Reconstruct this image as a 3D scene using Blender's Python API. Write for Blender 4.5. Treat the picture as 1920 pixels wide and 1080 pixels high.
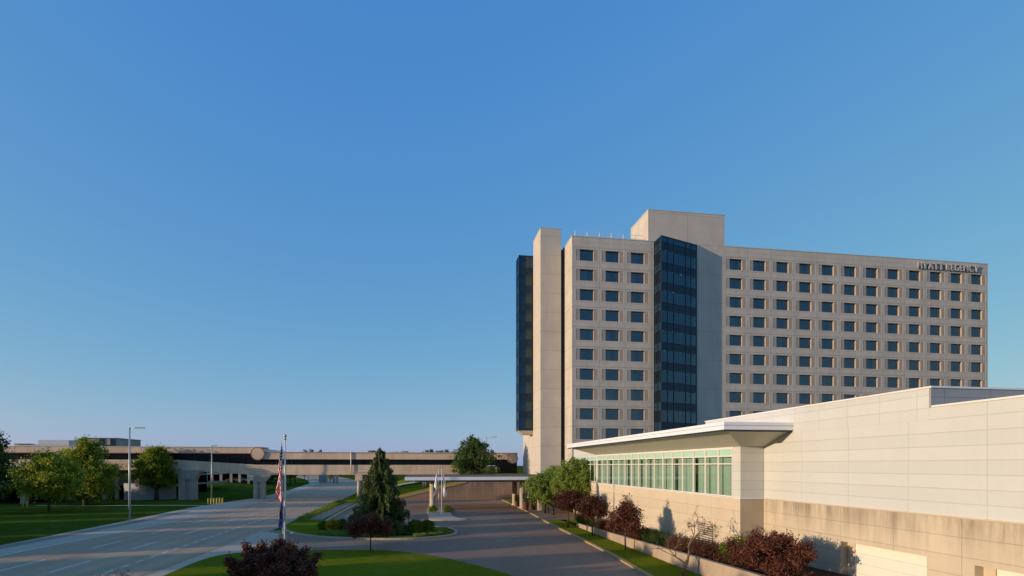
import bpy, math, random
import numpy as np
from mathutils import Vector, noise
R = math.radians
C = bpy.context.scene
col = C.collection
for o in list(bpy.data.objects): bpy.data.objects.remove(o)

# ------------------------------------------------------------------ camera, sky, sun, exposure
HC = 7.0                      # camera height
F, HOR = 1050.0, 872.5        # focal length and horizon row in 1920 px units
TH = math.atan(171 / 1050)    # camera yaw to the right of +Y
cam = bpy.data.objects.new('camera', bpy.data.cameras.new('camera')); col.objects.link(cam)
cam.location = (0, 0, HC); cam.rotation_euler = (R(90), 0, -TH)
cam.data.sensor_width = 36; cam.data.lens = F / 1920 * 36
cam.data.shift_y = (HOR - 540) / 1920
cam.data.clip_start = 0.1; cam.data.clip_end = 12000
C.camera = cam
SUN = Vector((-1, -.24, .142)).normalized()      # towards the sun
w = bpy.data.worlds.new('World'); C.world = w; w.use_nodes = True
wn = w.node_tree.nodes; wl = w.node_tree.links
bg = wn['Background']; sky = wn.new('ShaderNodeTexSky'); sky.sky_type = 'NISHITA'
sky.sun_disc = False; sky.sun_elevation = math.asin(SUN.z) ; sky.sun_rotation = math.atan2(SUN.x, SUN.y)
sky.air_density = 1.0; sky.dust_density = 0.6; sky.ozone_density = 4.0; sky.altitude = 0
# tone response of the sky light (the photograph holds back the bright horizon)
sp_ = wn.new('ShaderNodeSeparateColor'); cb_ = wn.new('ShaderNodeCombineColor'); wl.new(sky.outputs[0], sp_.inputs[0])
for i_, (p_, k_) in enumerate(((.85, .72), (.50, .58), (.07, .585))):
    a_ = wn.new('ShaderNodeMath'); a_.operation = 'MULTIPLY'; a_.inputs[1].default_value = .2274; wl.new(sp_.outputs[i_], a_.inputs[0])
    b_ = wn.new('ShaderNodeMath'); b_.operation = 'POWER'; b_.inputs[1].default_value = p_; wl.new(a_.outputs[0], b_.inputs[0])
    c_ = wn.new('ShaderNodeMath'); c_.operation = 'MULTIPLY'; c_.inputs[1].default_value = k_ / .2274; wl.new(b_.outputs[0], c_.inputs[0]); wl.new(c_.outputs[0], cb_.inputs[i_])
wl.new(cb_.outputs[0], bg.inputs[0]); bg.inputs[1].default_value = 0.15
sl = bpy.data.lights.new('sun', 'SUN'); sl.energy = 2.65; sl.angle = R(.5); sl.color = (1.0, .77, .53)
so = bpy.data.objects.new('sun', sl); col.objects.link(so); so.rotation_euler = SUN.to_track_quat('Z', 'Y').to_euler(); so.location = (-60, -20, 60)
C.view_settings.view_transform = 'Standard'; C.view_settings.look = 'None'
C.view_settings.gamma = 1; C.view_settings.exposure = 0.72

# ------------------------------------------------------------------ measuring helpers (photo survey -> ground positions)
cT, sT = math.cos(TH), math.sin(TH)
def ray(px):
    t = (px - 960) / F
    return sT + t * cT, cT - t * sT
def G(px, py, z=0):
    Z = F * (HC - z) / (py - HOR); a = ray(px)
    return (a[0] * Z, a[1] * Z)

def gx(px, y): a = ray(px); return a[0]/a[1]*y
# ------------------------------------------------------------------ mesh builder
class MB:
    def __init__(s): s.v = []; s.f = []; s.m = []; s.sm = []
    def quad(s, pts, m=0, sm=False):
        n = len(s.v); s.v += [tuple(p) for p in pts]; s.f.append(tuple(range(n, n + len(pts)))); s.m.append(m); s.sm.append(sm)
    def box(s, x0, x1, y0, y1, z0, z1, m=0, bev=0):
        n = len(s.v)
        s.v += [(x0,y0,z0),(x1,y0,z0),(x1,y1,z0),(x0,y1,z0),(x0,y0,z1),(x1,y0,z1),(x1,y1,z1),(x0,y1,z1)]
        for f in ((0,3,2,1),(4,5,6,7),(0,1,5,4),(1,2,6,5),(2,3,7,6),(3,0,4,7)):
            s.f.append(tuple(n + i for i in f)); s.m.append(m); s.sm.append(False)
        return s
    def prism(s, pts, z0, z1, m=0, mt=None, cap=True):
        n = len(s.v); k = len(pts)
        zz0 = z0 if isinstance(z0, (list, tuple)) else [z0] * k
        zz1 = z1 if isinstance(z1, (list, tuple)) else [z1] * k
        s.v += [(p[0], p[1], zz0[i]) for i, p in enumerate(pts)] + [(p[0], p[1], zz1[i]) for i, p in enumerate(pts)]
        a = sum(pts[i][0] * pts[(i+1) % k][1] - pts[(i+1) % k][0] * pts[i][1] for i in range(k))
        for i in range(k):
            j = (i + 1) % k
            s.f.append((n+i, n+j, n+k+j, n+k+i) if a > 0 else (n+j, n+i, n+k+i, n+k+j)); s.m.append(m); s.sm.append(False)
        if cap:
            t = tuple(range(n+k, n+2*k)); b = tuple(range(n, n+k))
            s.f.append(t if a > 0 else t[::-1]); s.m.append(m if mt is None else mt); s.sm.append(False)
            s.f.append(b[::-1] if a > 0 else b); s.m.append(m); s.sm.append(False)
        return s
    def tube(s, pts, rs, n=8, m=0, cap=True):
        pts = [Vector(p) for p in pts]; rings = []
        for i, p in enumerate(pts):
            d = (pts[min(i+1, len(pts)-1)] - pts[max(i-1, 0)])
            if d.length < 1e-6: d = Vector((0, 0, 1))
            d.normalize()
            a = d.orthogonal() if i == 0 else (rings[-1][1] - d * rings[-1][1].dot(d))
            a.normalize(); b = d.cross(a); base = len(s.v); r = rs[i] if isinstance(rs, (list, tuple)) else rs
            for k in range(n):
                t = 2 * math.pi * k / n; s.v.append(tuple(p + a * math.cos(t) * r + b * math.sin(t) * r))
            rings.append((base, a))
        for i in range(len(rings) - 1):
            A, B = rings[i][0], rings[i+1][0]
            for k in range(n):
                j = (k + 1) % n; s.f.append((A+k, A+j, B+j, B+k)); s.m.append(m); s.sm.append(True)
        if cap:
            s.f.append(tuple(rings[-1][0] + k for k in range(n))); s.m.append(m); s.sm.append(False)
            s.f.append(tuple(rings[0][0] + k for k in range(n))[::-1]); s.m.append(m); s.sm.append(False)
        return s
    def lathe(s, cx, cy, prof, n=20, m=0):      # prof: (radius, z)
        rings = []
        for r, z in prof:
            b = len(s.v); rings.append(b)
            s.v += [(cx + r * math.cos(2*math.pi*k/n), cy + r * math.sin(2*math.pi*k/n), z) for k in range(n)]
        for i in range(len(rings) - 1):
            for k in range(n):
                j = (k+1) % n; s.f.append((rings[i]+k, rings[i]+j, rings[i+1]+j, rings[i+1]+k)); s.m.append(m); s.sm.append(True)
        s.f.append(tuple(rings[-1] + k for k in range(n))); s.m.append(m); s.sm.append(False)
        return s
    def relief(s, us, zs, depth, P, m=None, skip=None):
        """grid wall; P(u, d, z) -> point at depth d behind the face; depth(i,j) -> d"""
        nu, nz = len(us) - 1, len(zs) - 1
        D = [[depth(i, j) for j in range(nz)] for i in range(nu)]
        M = (lambda i, j: 0) if m is None else m
        for i in range(nu):
            for j in range(nz):
                d = D[i][j]; u0, u1, z0, z1 = us[i], us[i+1], zs[j], zs[j+1]
                if not (skip and skip(i, j)): s.quad([P(u0,d,z0),P(u1,d,z0),P(u1,d,z1),P(u0,d,z1)], M(i, j))
                if i + 1 < nu and D[i+1][j] != d:
                    e = D[i+1][j]; s.quad([P(u1,d,z0),P(u1,e,z0),P(u1,e,z1),P(u1,d,z1)], M(i,j) if d < e else M(i+1,j))
                if j + 1 < nz and D[i][j+1] != d:
                    e = D[i][j+1]; s.quad([P(u0,d,z1),P(u1,d,z1),P(u1,e,z1),P(u0,e,z1)], M(i,j) if d < e else M(i,j+1))
    def build(s, name, mats, parent=None, origin=None):
        me = bpy.data.meshes.new(name)
        if not isinstance(mats, (list, tuple)): mats = [mats]
        if origin is None: origin = tuple(parent['_o']) if parent is not None and '_o' in parent else (0, 0, 0)
        me.from_pydata([(x-origin[0], y-origin[1], z-origin[2]) for x, y, z in s.v], [], s.f)
        for mm in mats: me.materials.append(mm)
        me.polygons.foreach_set('material_index', s.m); me.polygons.foreach_set('use_smooth', s.sm); me.update()
        o = bpy.data.objects.new(name, me); col.objects.link(o)
        if parent is not None: o.parent = parent; o['_o'] = origin
        else: o.location = origin
        return o
def tag(o, label=None, cat=None, group=None, kind=None):
    if label: o['label'] = label
    if cat: o['category'] = cat
    if group: o['group'] = group
    if kind: o['kind'] = kind
    return o
def empty(name, loc, label, cat, group=None):
    o = bpy.data.objects.new(name, None); col.objects.link(o); o.location = loc; o['_o'] = tuple(loc); o.empty_display_size = .5
    return tag(o, label, cat, group)
def struct(name, mb, mats): return tag(mb.build(name, mats), kind='structure')
def copy_tree(o, loc=None, rz=None, sc=None, parent=None):
    c = o.copy(); col.objects.link(c); c.parent = parent
    if loc is not None: c.location = loc
    if rz is not None: c.rotation_euler = (0, 0, rz)
    if sc is not None: c.scale = sc if isinstance(sc, tuple) else (sc, sc, sc)
    for ch in o.children: copy_tree(ch, parent=c)
    return c

# ------------------------------------------------------------------ materials
class NT:
    def __init__(s, name):
        s.mat = bpy.data.materials.new(name); s.mat.use_nodes = True; s.n = s.mat.node_tree.nodes; s.l = s.mat.node_tree.links
        s.b = s.n['Principled BSDF']; s.out = s.n['Material Output']; s.geo = None
    def pos(s):
        if s.geo is None: s.geo = s.n.new('ShaderNodeNewGeometry')
        return s.geo.outputs['Position']
    def obj(s): return s.n.new('ShaderNodeTexCoord').outputs['Object']
    def m(s, op, a, b=None, c=None):
        x = s.n.new('ShaderNodeMath'); x.operation = op
        for i, v in enumerate((a, b, c)):
            if v is None: continue
            if isinstance(v, (int, float)): x.inputs[i].default_value = v
            else: s.l.new(v, x.inputs[i])
        return x.outputs[0]
    def xyz(s, v):
        x = s.n.new('ShaderNodeSeparateXYZ'); s.l.new(v, x.inputs[0]); return x.outputs
    def noise(s, v, scale, det=4, sc=(1,1,1), rough=.55, dist=0):
        mp = s.n.new('ShaderNodeMapping'); mp.inputs['Scale'].default_value = sc; s.l.new(v, mp.inputs[0])
        x = s.n.new('ShaderNodeTexNoise'); x.inputs['Scale'].default_value = scale; x.inputs['Detail'].default_value = det
        x.inputs['Roughness'].default_value = rough; x.inputs['Distortion'].default_value = dist
        s.l.new(mp.outputs[0], x.inputs[0]); return x.outputs[0]
    def ramp(s, v, stops):
        x = s.n.new('ShaderNodeValToRGB'); s.l.new(v, x.inputs[0]); e = x.color_ramp.elements
        while len(e) < len(stops): e.new(.5)
        for i, (p, c_) in enumerate(stops):
            e[i].position = p; e[i].color = (*c_, 1) if isinstance(c_, tuple) else (c_, c_, c_, 1)
        return x.outputs[0]
    def mix(s, f, a, b, mode='MIX'):
        x = s.n.new('ShaderNodeMix'); x.data_type = 'RGBA'; x.blend_type = mode
        for i, v in ((0, f), (6, a), (7, b)):
            if isinstance(v, (int, float)): x.inputs[i].default_value = v if i == 0 else (v, v, v, 1)
            elif isinstance(v, tuple): x.inputs[i].default_value = (*v, 1)
            else: s.l.new(v, x.inputs[i])
        return x.outputs[2]
    def bump(s, v, st=.3, d=.02):
        x = s.n.new('ShaderNodeBump'); x.inputs['Strength'].default_value = st; x.inputs['Distance'].default_value = d
        s.l.new(v, x.inputs['Height']); s.l.new(x.outputs[0], s.b.inputs['Normal'])
    def col(s, v):
        if isinstance(v, tuple): s.b.inputs['Base Color'].default_value = (*v, 1)
        else: s.l.new(v, s.b.inputs['Base Color'])
    def rough(s, r, spec=.3): s.b.inputs['Roughness'].default_value = r; s.b.inputs['Specular IOR Level'].default_value = spec
    def joint(s, coord, pitch, off, width):     # 1 in the joint
        f = s.m('FRACT', s.m('DIVIDE', s.m('SUBTRACT', coord, off), pitch))
        d = s.m('ABSOLUTE', s.m('SUBTRACT', f, .5))
        return s.m('GREATER_THAN', d, .5 - width / pitch / 2)
    def band(s, coord, lo, hi):
        return s.m('MULTIPLY', s.m('GREATER_THAN', coord, lo), s.m('LESS_THAN', coord, hi))

def plain(name, c, rough=.6, spec=.3, metal=0, var=.12, sc=3.0):
    t = NT(name); p = t.obj(); n = t.noise(p, sc, 5)
    t.col(t.mix(n, tuple(x * (1 - var) for x in c), tuple(min(1, x * (1 + var)) for x in c)))
    t.rough(rough, spec); t.b.inputs['Metallic'].default_value = metal
    return t.mat

def panel_mat(name, c, jx=None, jy=None, jz=None, stain=.25, jointc=.55, rough=.85, streak=None, fine=.1, jw=None, extra=None):
    """cast panels: joints along world axes, blotches, vertical rain streaks"""
    t = NT(name); p = t.pos(); X, Y, Z = t.xyz(p)
    n1 = t.noise(p, .35, 6); n2 = t.noise(p, 3.5, 6, (1,1,1), .65); n3 = t.noise(p, 1.2, 5, (1,1,.09), .6); n4 = t.noise(p, 40, 2)
    base = t.mix(t.ramp(n1, [(.3, 0.), (.7, 1.)]), tuple(x * (1 - stain * .5) for x in c), tuple(min(1, x * (1 + stain * .25)) for x in c))
    base = t.mix(t.m('MULTIPLY', t.ramp(n3, [(.45, 0.), (.75, 1.)]), stain), base, tuple(x * .62 for x in c))
    base = t.mix(t.m('MULTIPLY', t.ramp(n2, [(.35, 0.), (.7, 1.)]), fine), base, tuple(x * .6 for x in c))
    masks = []
    for crd, j in ((X, jx), (Y, jy), (Z, jz)):
        if j:
            for jj in (j if isinstance(j, list) else [j]): masks.append(t.joint(crd, *jj))
    # each cast panel takes its own slight tone
    if jz:
        jj = jz[0] if isinstance(jz, list) else jz
        cell = t.m('FLOOR', t.m('DIVIDE', t.m('SUBTRACT', Z, jj[1]), jj[0]))
        hx = jx or jy; hc = X if jx else Y
        if hx:
            hh = hx[0] if isinstance(hx, list) else hx
            cell = t.m('ADD', t.m('MULTIPLY', cell, 7.13), t.m('FLOOR', t.m('DIVIDE', t.m('SUBTRACT', hc, hh[1]), hh[0])))
        wn_ = t.n.new('ShaderNodeTexWhiteNoise'); wn_.noise_dimensions = '1D'; t.l.new(cell, wn_.inputs['W'])
        base = t.mix(t.m('MULTIPLY', wn_.outputs[0], .16), base, tuple(x * .7 for x in c))
    if streak:      # rain staining below a ledge at height z0, of depth h
        z0, h_ = streak
        g = t.m('SUBTRACT', 1.0, t.m('DIVIDE', t.m('SUBTRACT', z0, Z), h_))
        sn = t.noise(p, 1.6, 6, (1,1,.12), .7); sn2 = t.noise(p, .25, 3)
        k = t.m('MULTIPLY', t.ramp(t.m('ADD', t.m('MULTIPLY', sn, .8), t.m('MULTIPLY', sn2, .4)), [(.5, 0.), (.75, 1.)]), t.ramp(g, [(0., 0.), (.9, 1.)]))
        base = t.mix(t.m('MULTIPLY', k, .75), base, tuple(x * .3 for x in c))
    if masks:
        mk = masks[0]
        for q in masks[1:]: mk = t.m('MAXIMUM', mk, q)
        base = t.mix(t.m('MULTIPLY', mk, 1 - jointc), base, tuple(x * .25 for x in c))
        t.bump(t.m('SUBTRACT', t.m('MULTIPLY', n4, .12), mk), .5, .02)
    else: t.bump(n4, .15, .01)
    t.col(base); t.rough(rough, .2); return t.mat

def leaf_mat(name, dark, light, acc=None, trans=.42, sc=1.3):
    t = NT(name); p = t.obj()
    n = t.noise(p, sc, 3); n2 = t.noise(p, 14, 1)
    c = t.mix(t.ramp(t.m('ADD', t.m('MULTIPLY', n, .6), t.m('MULTIPLY', n2, .4)), [(.35, 0.), (.65, 1.)]), dark, light)
    if acc: c = t.mix(t.ramp(t.noise(p, 7, 1), [(.62, 0.), (.66, 1.)]), c, acc)
    t.col(c); t.rough(.55, .15)
    tr = t.n.new('ShaderNodeBsdfTranslucent'); mx = t.n.new('ShaderNodeMixShader'); mx.inputs[0].default_value = trans
    tc = t.mix(.5, c, light, 'ADD'); t.l.new(tc, tr.inputs[0])
    t.l.new(t.b.outputs[0], mx.inputs[1]); t.l.new(tr.outputs[0], mx.inputs[2]); t.l.new(mx.outputs[0], t.out.inputs[0])
    return t.mat

def glass_mat(name, tint, refl=.08, rough=.03, gl=(1,1,1)):
    t = NT(name); t.n.remove(t.b)
    tr = t.n.new('ShaderNodeBsdfTransparent'); tr.inputs[0].default_value = (*tint, 1)
    g = t.n.new('ShaderNodeBsdfGlossy'); g.inputs['Roughness'].default_value = rough; g.inputs['Color'].default_value = (*gl, 1)
    bp = t.n.new('ShaderNodeBump'); bp.inputs['Strength'].default_value = .04; bp.inputs['Distance'].default_value = .05
    t.l.new(t.noise(t.pos(), .6, 2), bp.inputs['Height']); t.l.new(bp.outputs[0], g.inputs['Normal'])
    lw = t.n.new('ShaderNodeLayerWeight'); lw.inputs[0].default_value = .35
    f = t.m('ADD', t.m('MULTIPLY', lw.outputs['Fresnel'], .9), refl)
    mx = t.n.new('ShaderNodeMixShader'); t.l.new(f, mx.inputs[0]); t.l.new(tr.outputs[0], mx.inputs[1]); t.l.new(g.outputs[0], mx.inputs[2])
    t.l.new(mx.outputs[0], t.out.inputs[0]); return t.mat

def grass_mat(name, a, b, lush=1):
    t = NT(name); p = t.pos()
    n = t.noise(p, .12, 5); n2 = t.noise(p, 1.3, 6, (1, 1, 1), .7); n3 = t.noise(p, 30, 3, (1, 1, 1), .7)
    c = t.mix(t.ramp(t.m('ADD', t.m('MULTIPLY', n, .5), t.m('MULTIPLY', n2, .5)), [(.36, 0.), (.64, 1.)]), a, b)
    c = t.mix(t.ramp(n3, [(.35, 0.), (.75, .6)]), c, tuple(x * .45 for x in a))
    c = t.mix(t.m('MULTIPLY', t.ramp(t.noise(p, .5, 5, (1,1,1), .65), [(.52, 0.), (.72, 1.)]), .45), c, (.22, .19, .06))
    t.col(c); t.rough(1, .0); t.bump(t.m('ADD', n3, n2), .6, .05); return t.mat

def asphalt_mat(name, c, dirx=False, var=.25, crack=True):
    t = NT(name); p = t.pos(); X, Y, Z = t.xyz(p)
    n = t.noise(p, .18, 5, (1.0, .25, 1)); n2 = t.noise(p, 55, 2, (1,1,1), .8); n3 = t.noise(p, 1.1, 6, (1, .5, 1), .7)
    a = t.mix(t.ramp(n, [(.3, 0.), (.7, 1.)]), tuple(x * (1 - var) for x in c), tuple(x * (1 + var) for x in c))
    a = t.mix(t.m('MULTIPLY', t.ramp(n3, [(.5, 0.), (.8, 1.)]), .35), a, tuple(x * .55 for x in c))
    a = t.mix(t.m('MULTIPLY', n2, .5), a, tuple(x * 1.5 for x in c))
    if dirx:       # tyre-darkened lanes
        lane = t.m('ABSOLUTE', t.m('SUBTRACT', t.m('FRACT', t.m('DIVIDE', t.m('ADD', X, 27.2), 1.75)), .5))
        a = t.mix(t.m('MULTIPLY', t.ramp(lane, [(.05, 1.), (.4, 0.)]), .16), a, tuple(x * .5 for x in c))
        a = t.mix(t.m('MULTIPLY', t.joint(Y, 6.1, 1.0, .06), .4), a, tuple(x * .35 for x in c))
        a = t.mix(t.m('MULTIPLY', t.joint(t.m('ADD', X, t.m('MULTIPLY', t.noise(p, .3, 2), .3)), 3.6, 2.1, .07), .45), a, tuple(x * .3 for x in c))
        cell = t.m('FLOOR', t.m('DIVIDE', t.m('SUBTRACT', Y, 1.0), 18.3)); wn2 = t.n.new('ShaderNodeTexWhiteNoise'); wn2.noise_dimensions = '1D'; t.l.new(t.m('ADD', t.m('MULTIPLY', cell, 3.1), t.m('FLOOR', t.m('DIVIDE', X, 3.6))), wn2.inputs['W'])
        a = t.mix(t.m('MULTIPLY', wn2.outputs[0], .18), a, tuple(x * .55 for x in c))
    if crack:
        v = t.n.new('ShaderNodeTexVoronoi'); v.feature = 'DISTANCE_TO_EDGE'; v.inputs['Scale'].default_value = .16
        mp = t.n.new('ShaderNodeMix'); mp.data_type = 'VECTOR'; mp.inputs[0].default_value = .25
        nz = t.n.new('ShaderNodeTexNoise'); nz.inputs['Scale'].default_value = .6; t.l.new(p, nz.inputs[0])
        va = t.n.new('ShaderNodeVectorMath'); va.operation = 'MULTIPLY_ADD'; t.l.new(nz.outputs['Color'], va.inputs[0]); va.inputs[1].default_value = (2.5, 2.5, 0); t.l.new(p, va.inputs[2])
        t.l.new(va.outputs[0], v.inputs['Vector'])
        a = t.mix(t.m('MULTIPLY', t.m('LESS_THAN', v.outputs['Distance'], .004), .25), a, tuple(x * .3 for x in c))
    t.col(a); t.rough(.82, .25); t.bump(n2, .5, .01); return t.mat

def emit(name, c, e):
    t = NT(name); t.col(c); t.b.inputs['Emission Color'].default_value = (*c, 1); t.b.inputs['Emission Strength'].default_value = e; return t.mat

CONC = (.555, .505, .435)
M = dict(
 grass=grass_mat('grass', (.060, .090, .010), (.10, .14, .014)),
 lawn=grass_mat('lawn_grass', (.145, .17, .010), (.20, .23, .014)),
 road=asphalt_mat('road_surface', (.52, .32, .19), True, .12, False),
 drive=asphalt_mat('driveway_asphalt', (.26, .165, .105), False, .22),
 apron=asphalt_mat('concrete_apron', (.52, .38, .26), False, .12, False),
 apron_old=asphalt_mat('old_asphalt_shoulder', (.30, .21, .15), False, .3),
 kerb=plain('kerb_concrete', (.42, .36, .29), .9, .1, 0, .25, 2),
 kerb_y=None, paint=plain('white_road_paint', (.85, .80, .74), .7, .2, 0, .3, 4), ypaint=plain('yellow_road_paint', (.42, .24, .05), .7, .2, 0, .4, 3),
 paver=panel_mat('brick_paving', (.32, .21, .15), (.4, 0, .03), (.4, 0, .03), None, .3),
 mulch=plain('bark_mulch', (.05, .03, .02), .95, .1, 0, .5, 8),
 gravel=plain('grey_gravel', (.30, .24, .19), .95, .1, 0, .45, 20),
 hotel=panel_mat('hotel_concrete', CONC, (4.97, 57.72, .07), None, [(3.67, 43.62, .10), (3.67, 44.55, .035)], .28),
 hotel_l=panel_mat('hotel_concrete_short_wing', CONC, (4.95, 27.82, .07), None, [(3.67, 43.62, .10), (3.67, 44.55, .035)], .28),
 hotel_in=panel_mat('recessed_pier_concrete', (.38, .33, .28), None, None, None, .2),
 shaft=panel_mat('shaft_concrete', CONC, (7.8, 50.2, .07), (3.6, 101.2, .05), (5.5, 49.2, .06), .22),
 fin=panel_mat('fin_concrete', CONC, (7.8, 18.9, .05), (3.25, 106.6, .06), (3.67, 47.4, .06), .2),
 white=panel_mat('cream_metal_panels', (.565, .575, .545), (6.0, 24.7, .03), (3.66, 33.55, .03), (.603, 4.80, .035), .06, .78, .45, None, .04),
 white_up=panel_mat('cream_parapet_panels', (.565, .575, .545), (6.0, 24.7, .03), (2.1, 41.0, .03), (.56, 8.42, .035), .06, .8, .45, None, .04),
 stone=panel_mat('cast_stone_base', (.60, .50, .37), (2.0, 21.3, .025), (3.4, 33.55, .03), (.80, .80, .03), .22, .6, .85, (4.75, 1.9), .1),
 stone_f=panel_mat('cast_stone_front', (.60, .50, .37), (2.0, 21.3, .025), (3.66, 33.55, .03), (.80, .80, .03), .12, .65, .85, None, .08),
 fascia=plain('white_metal_fascia', (.78, .79, .82), .35, .5, .0, .04, .5),
 soffit=plain('cream_soffit', (.62, .60, .50), .6, .3, 0, .06, .6),
 frame=plain('white_window_frame', (.72, .70, .66), .4, .5, 0, .05),
 dframe=plain('dark_window_frame', (.02, .022, .026), .4, .5),
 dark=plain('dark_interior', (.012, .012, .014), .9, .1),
 room=plain('room_wall', (.16, .17, .18), .9, .1),
 glass_g=glass_mat('green_glass', (.70, .82, .78), .07, .02, (.85, 1, .93)),
 glass_top=None,
 glass_r=glass_mat('guest_room_glass', (.46, .56, .58), .06, .03, (.8, .9, 1)),
 glass_b=glass_mat('blue_curtain_glass', (.34, .46, .50), .08, .02, (.40, .62, .82)),
 glass_c=glass_mat('clear_bay_glass', (.40, .45, .46), .05, .02, (.4, .6, .8)),
 glass_d=glass_mat('dark_walkway_glass', (.12, .13, .13), .03, .05, (.5, .55, .6)),
 curtain=plain('pale_green_curtain', (.50, .55, .50), .9, .1, 0, .1, 1),
 curtain_r=plain('guest_room_curtain', (.30, .37, .37), .9, .1, 0, .1, 1), curtain_s=plain('pale_sheer_curtain', (.52, .55, .53), .9, .1, 0, .1, 1),
 spandrel=plain('navy_spandrel', (.006, .030, .062), .25, .25, 0, .15, .4),
 mullion=plain('navy_mullion', (.010, .018, .03), .35, .5),
 bridge=panel_mat('walkway_concrete', (.76, .56, .39), (5.0, -30.8, .05), None, None, .4, .55, .85, None, .18),
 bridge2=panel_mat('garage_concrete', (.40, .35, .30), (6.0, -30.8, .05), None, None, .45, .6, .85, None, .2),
 red=plain('faded_red_stripe', (.36, .13, .10), .8, .2, 0, .2, 1),
 pier=panel_mat('pier_concrete', (.44, .37, .30), None, None, (2.0, 0, .03), .4, .7),
 block=panel_mat('brown_block_wall', (.36, .24, .17), (.8, 0, .04), None, (.4, 0, .04), .45, .5, .9, (3.6, 2.5), .3),
 steel=plain('galvanised_steel', (.50, .49, .47), .45, .5, .3, .08),
 wpole=plain('white_pole_paint', (.70, .68, .64), .4, .5, 0, .06),
 yellow=plain('yellow_bollard_paint', (.50, .36, .06), .6, .4, 0, .15),
 bark=plain('tree_bark', (.075, .055, .040), .95, .1, 0, .4, 6),
 bark_l=plain('pale_dry_bark', (.19, .13, .085), .95, .1, 0, .3, 6),
 black=plain('black_paint', (.015, .015, .016), .5, .4), brown=plain('brown_planter', (.13, .06, .035), .7, .3, 0, .2),
 door=panel_mat('cream_door_panels', (.80, .76, .66), None, None, (.53, .28, .03), .05, .7, .4),
 siding=panel_mat('grey_ribbed_siding', (.34, .34, .35), (.9, 0, .03), None, (1.0, 0, .02), .15, .7, .6),
 copper=plain('roof_coping', (.52, .55, .50), .4, .5, .2, .1), roofg=plain('roof_gravel', (.20, .15, .12), .95, .1, 0, .3, 4),
 maple=leaf_mat('green_maple_leaves', (.07, .115, .012), (.23, .28, .022)), maple_y=leaf_mat('yellow_green_leaves', (.10, .15, .014), (.32, .35, .035)),
 broad=leaf_mat('broad_green_leaves', (.035, .075, .020), (.12, .18, .045)),
 dkgreen=leaf_mat('dark_green_leaves', (.026, .058, .014), (.085, .135, .030)), pear=leaf_mat('pear_tree_leaves', (.10, .15, .02), (.34, .40, .09)),
 spruce=leaf_mat('blue_green_needles', (.032, .062, .018), (.15, .18, .05), None, .2, .9),
 maroon=leaf_mat('maroon_leaves', (.068, .024, .015), (.19, .064, .040), (.30, .16, .10), .2, 2.), maroon_d=leaf_mat('dark_maroon_leaves', (.045, .018, .012), (.15, .050, .030), (.09, .07, .025), .2, 2.),
 gold=leaf_mat('golden_shrub_leaves', (.20, .18, .012), (.45, .36, .02)), shrub=leaf_mat('shrub_leaves', (.07, .11, .010), (.20, .26, .022)),
 cover=leaf_mat('ground_cover_leaves', (.09, .14, .018), (.26, .32, .05)), dry=leaf_mat('dry_leaves', (.10, .045, .025), (.20, .10, .055)),
 far=leaf_mat('distant_tree_leaves', (.025, .045, .025), (.055, .085, .045)),
 lamp=plain('lamp_glass', (.6, .6, .58), .2, .5),
)
def _yk():
    t = NT('worn_yellow_kerb_paint'); p = t.pos(); n = t.noise(p, 1.2, 6, (1,1,1), .7); n2 = t.noise(p, 9, 3)
    t.col(t.mix(t.ramp(t.m('ADD', t.m('MULTIPLY', n, .7), t.m('MULTIPLY', n2, .3)), [(.40, 0.), (.58, 1.)]), (.48, .29, .05), (.28, .24, .18))); t.rough(.8); return t.mat
M['kerb_y'] = _yk()
def _gt():
    t = NT('aqua_spandrel_glass'); t.col((.40, .62, .55)); t.rough(.06, .8); return t.mat
M['glass_top'] = _gt()

# ------------------------------------------------------------------ ground, road, kerbs
def flat(name, pts, z, mat):
    mb = MB(); mb.quad([(x, y, z) for x, y in (pts if sum(pts[i][0]*pts[(i+1)%len(pts)][1]-pts[(i+1)%len(pts)][0]*pts[i][1] for i in range(len(pts))) > 0 else pts[::-1])])
    return struct(name, mb, mat)
mb = MB(); mb.quad([(-4000, -300, 0), (4000, -300, 0), (4000, 8000, 0), (-4000, 8000, 0)])
struct('ground', mb, M['grass'])
def smooth(pts, k=2):
    for _ in range(k):
        q = [pts[0]]
        for a, b in zip(pts, pts[1:]):
            q += [(a[0]*.75+b[0]*.25, a[1]*.75+b[1]*.25), (a[0]*.25+b[0]*.75, a[1]*.25+b[1]*.75)]
        q.append(pts[-1]); pts = q
    return pts
def strip(mb, pts, w0, w1, z, m=0):     # ribbon offset from a line, w to its right
    L = []
    for i, p in enumerate(pts):
        a, b = pts[max(i-1, 0)], pts[min(i+1, len(pts)-1)]
        d = Vector((b[0]-a[0], b[1]-a[1])).normalized(); nrm = (d.y, -d.x)
        L.append(((p[0]+nrm[0]*w0, p[1]+nrm[1]*w0), (p[0]+nrm[0]*w1, p[1]+nrm[1]*w1)))
    for (a, b), (c_, d_) in zip(L, L[1:]): mb.quad([(*a, z), (*b, z), (*d_, z), (*c_, z)], m)
    return L
def kerb(name, pts, wd, h, mat, z0=0):
    """kerb of width wd to the right of the line"""
    mb = MB(); L = strip(mb, pts, 0, wd, z0 + h); mb2 = mb
    for (a, b), (c_, d_) in zip(L, L[1:]):
        mb.quad([(*a, z0-.05), (*a, z0+h), (*c_, z0+h), (*c_, z0-.05)]); mb.quad([(*b, z0+h), (*b, z0-.05), (*d_, z0-.05), (*d_, z0+h)])
    a, b = L[0]; mb.quad([(*a, z0-.05), (*b, z0-.05), (*b, z0+h), (*a, z0+h)]); a, b = L[-1]; mb.quad([(*b, z0-.05), (*a, z0-.05), (*a, z0+h), (*b, z0+h)])
    return struct(name, mb, mat)

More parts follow.
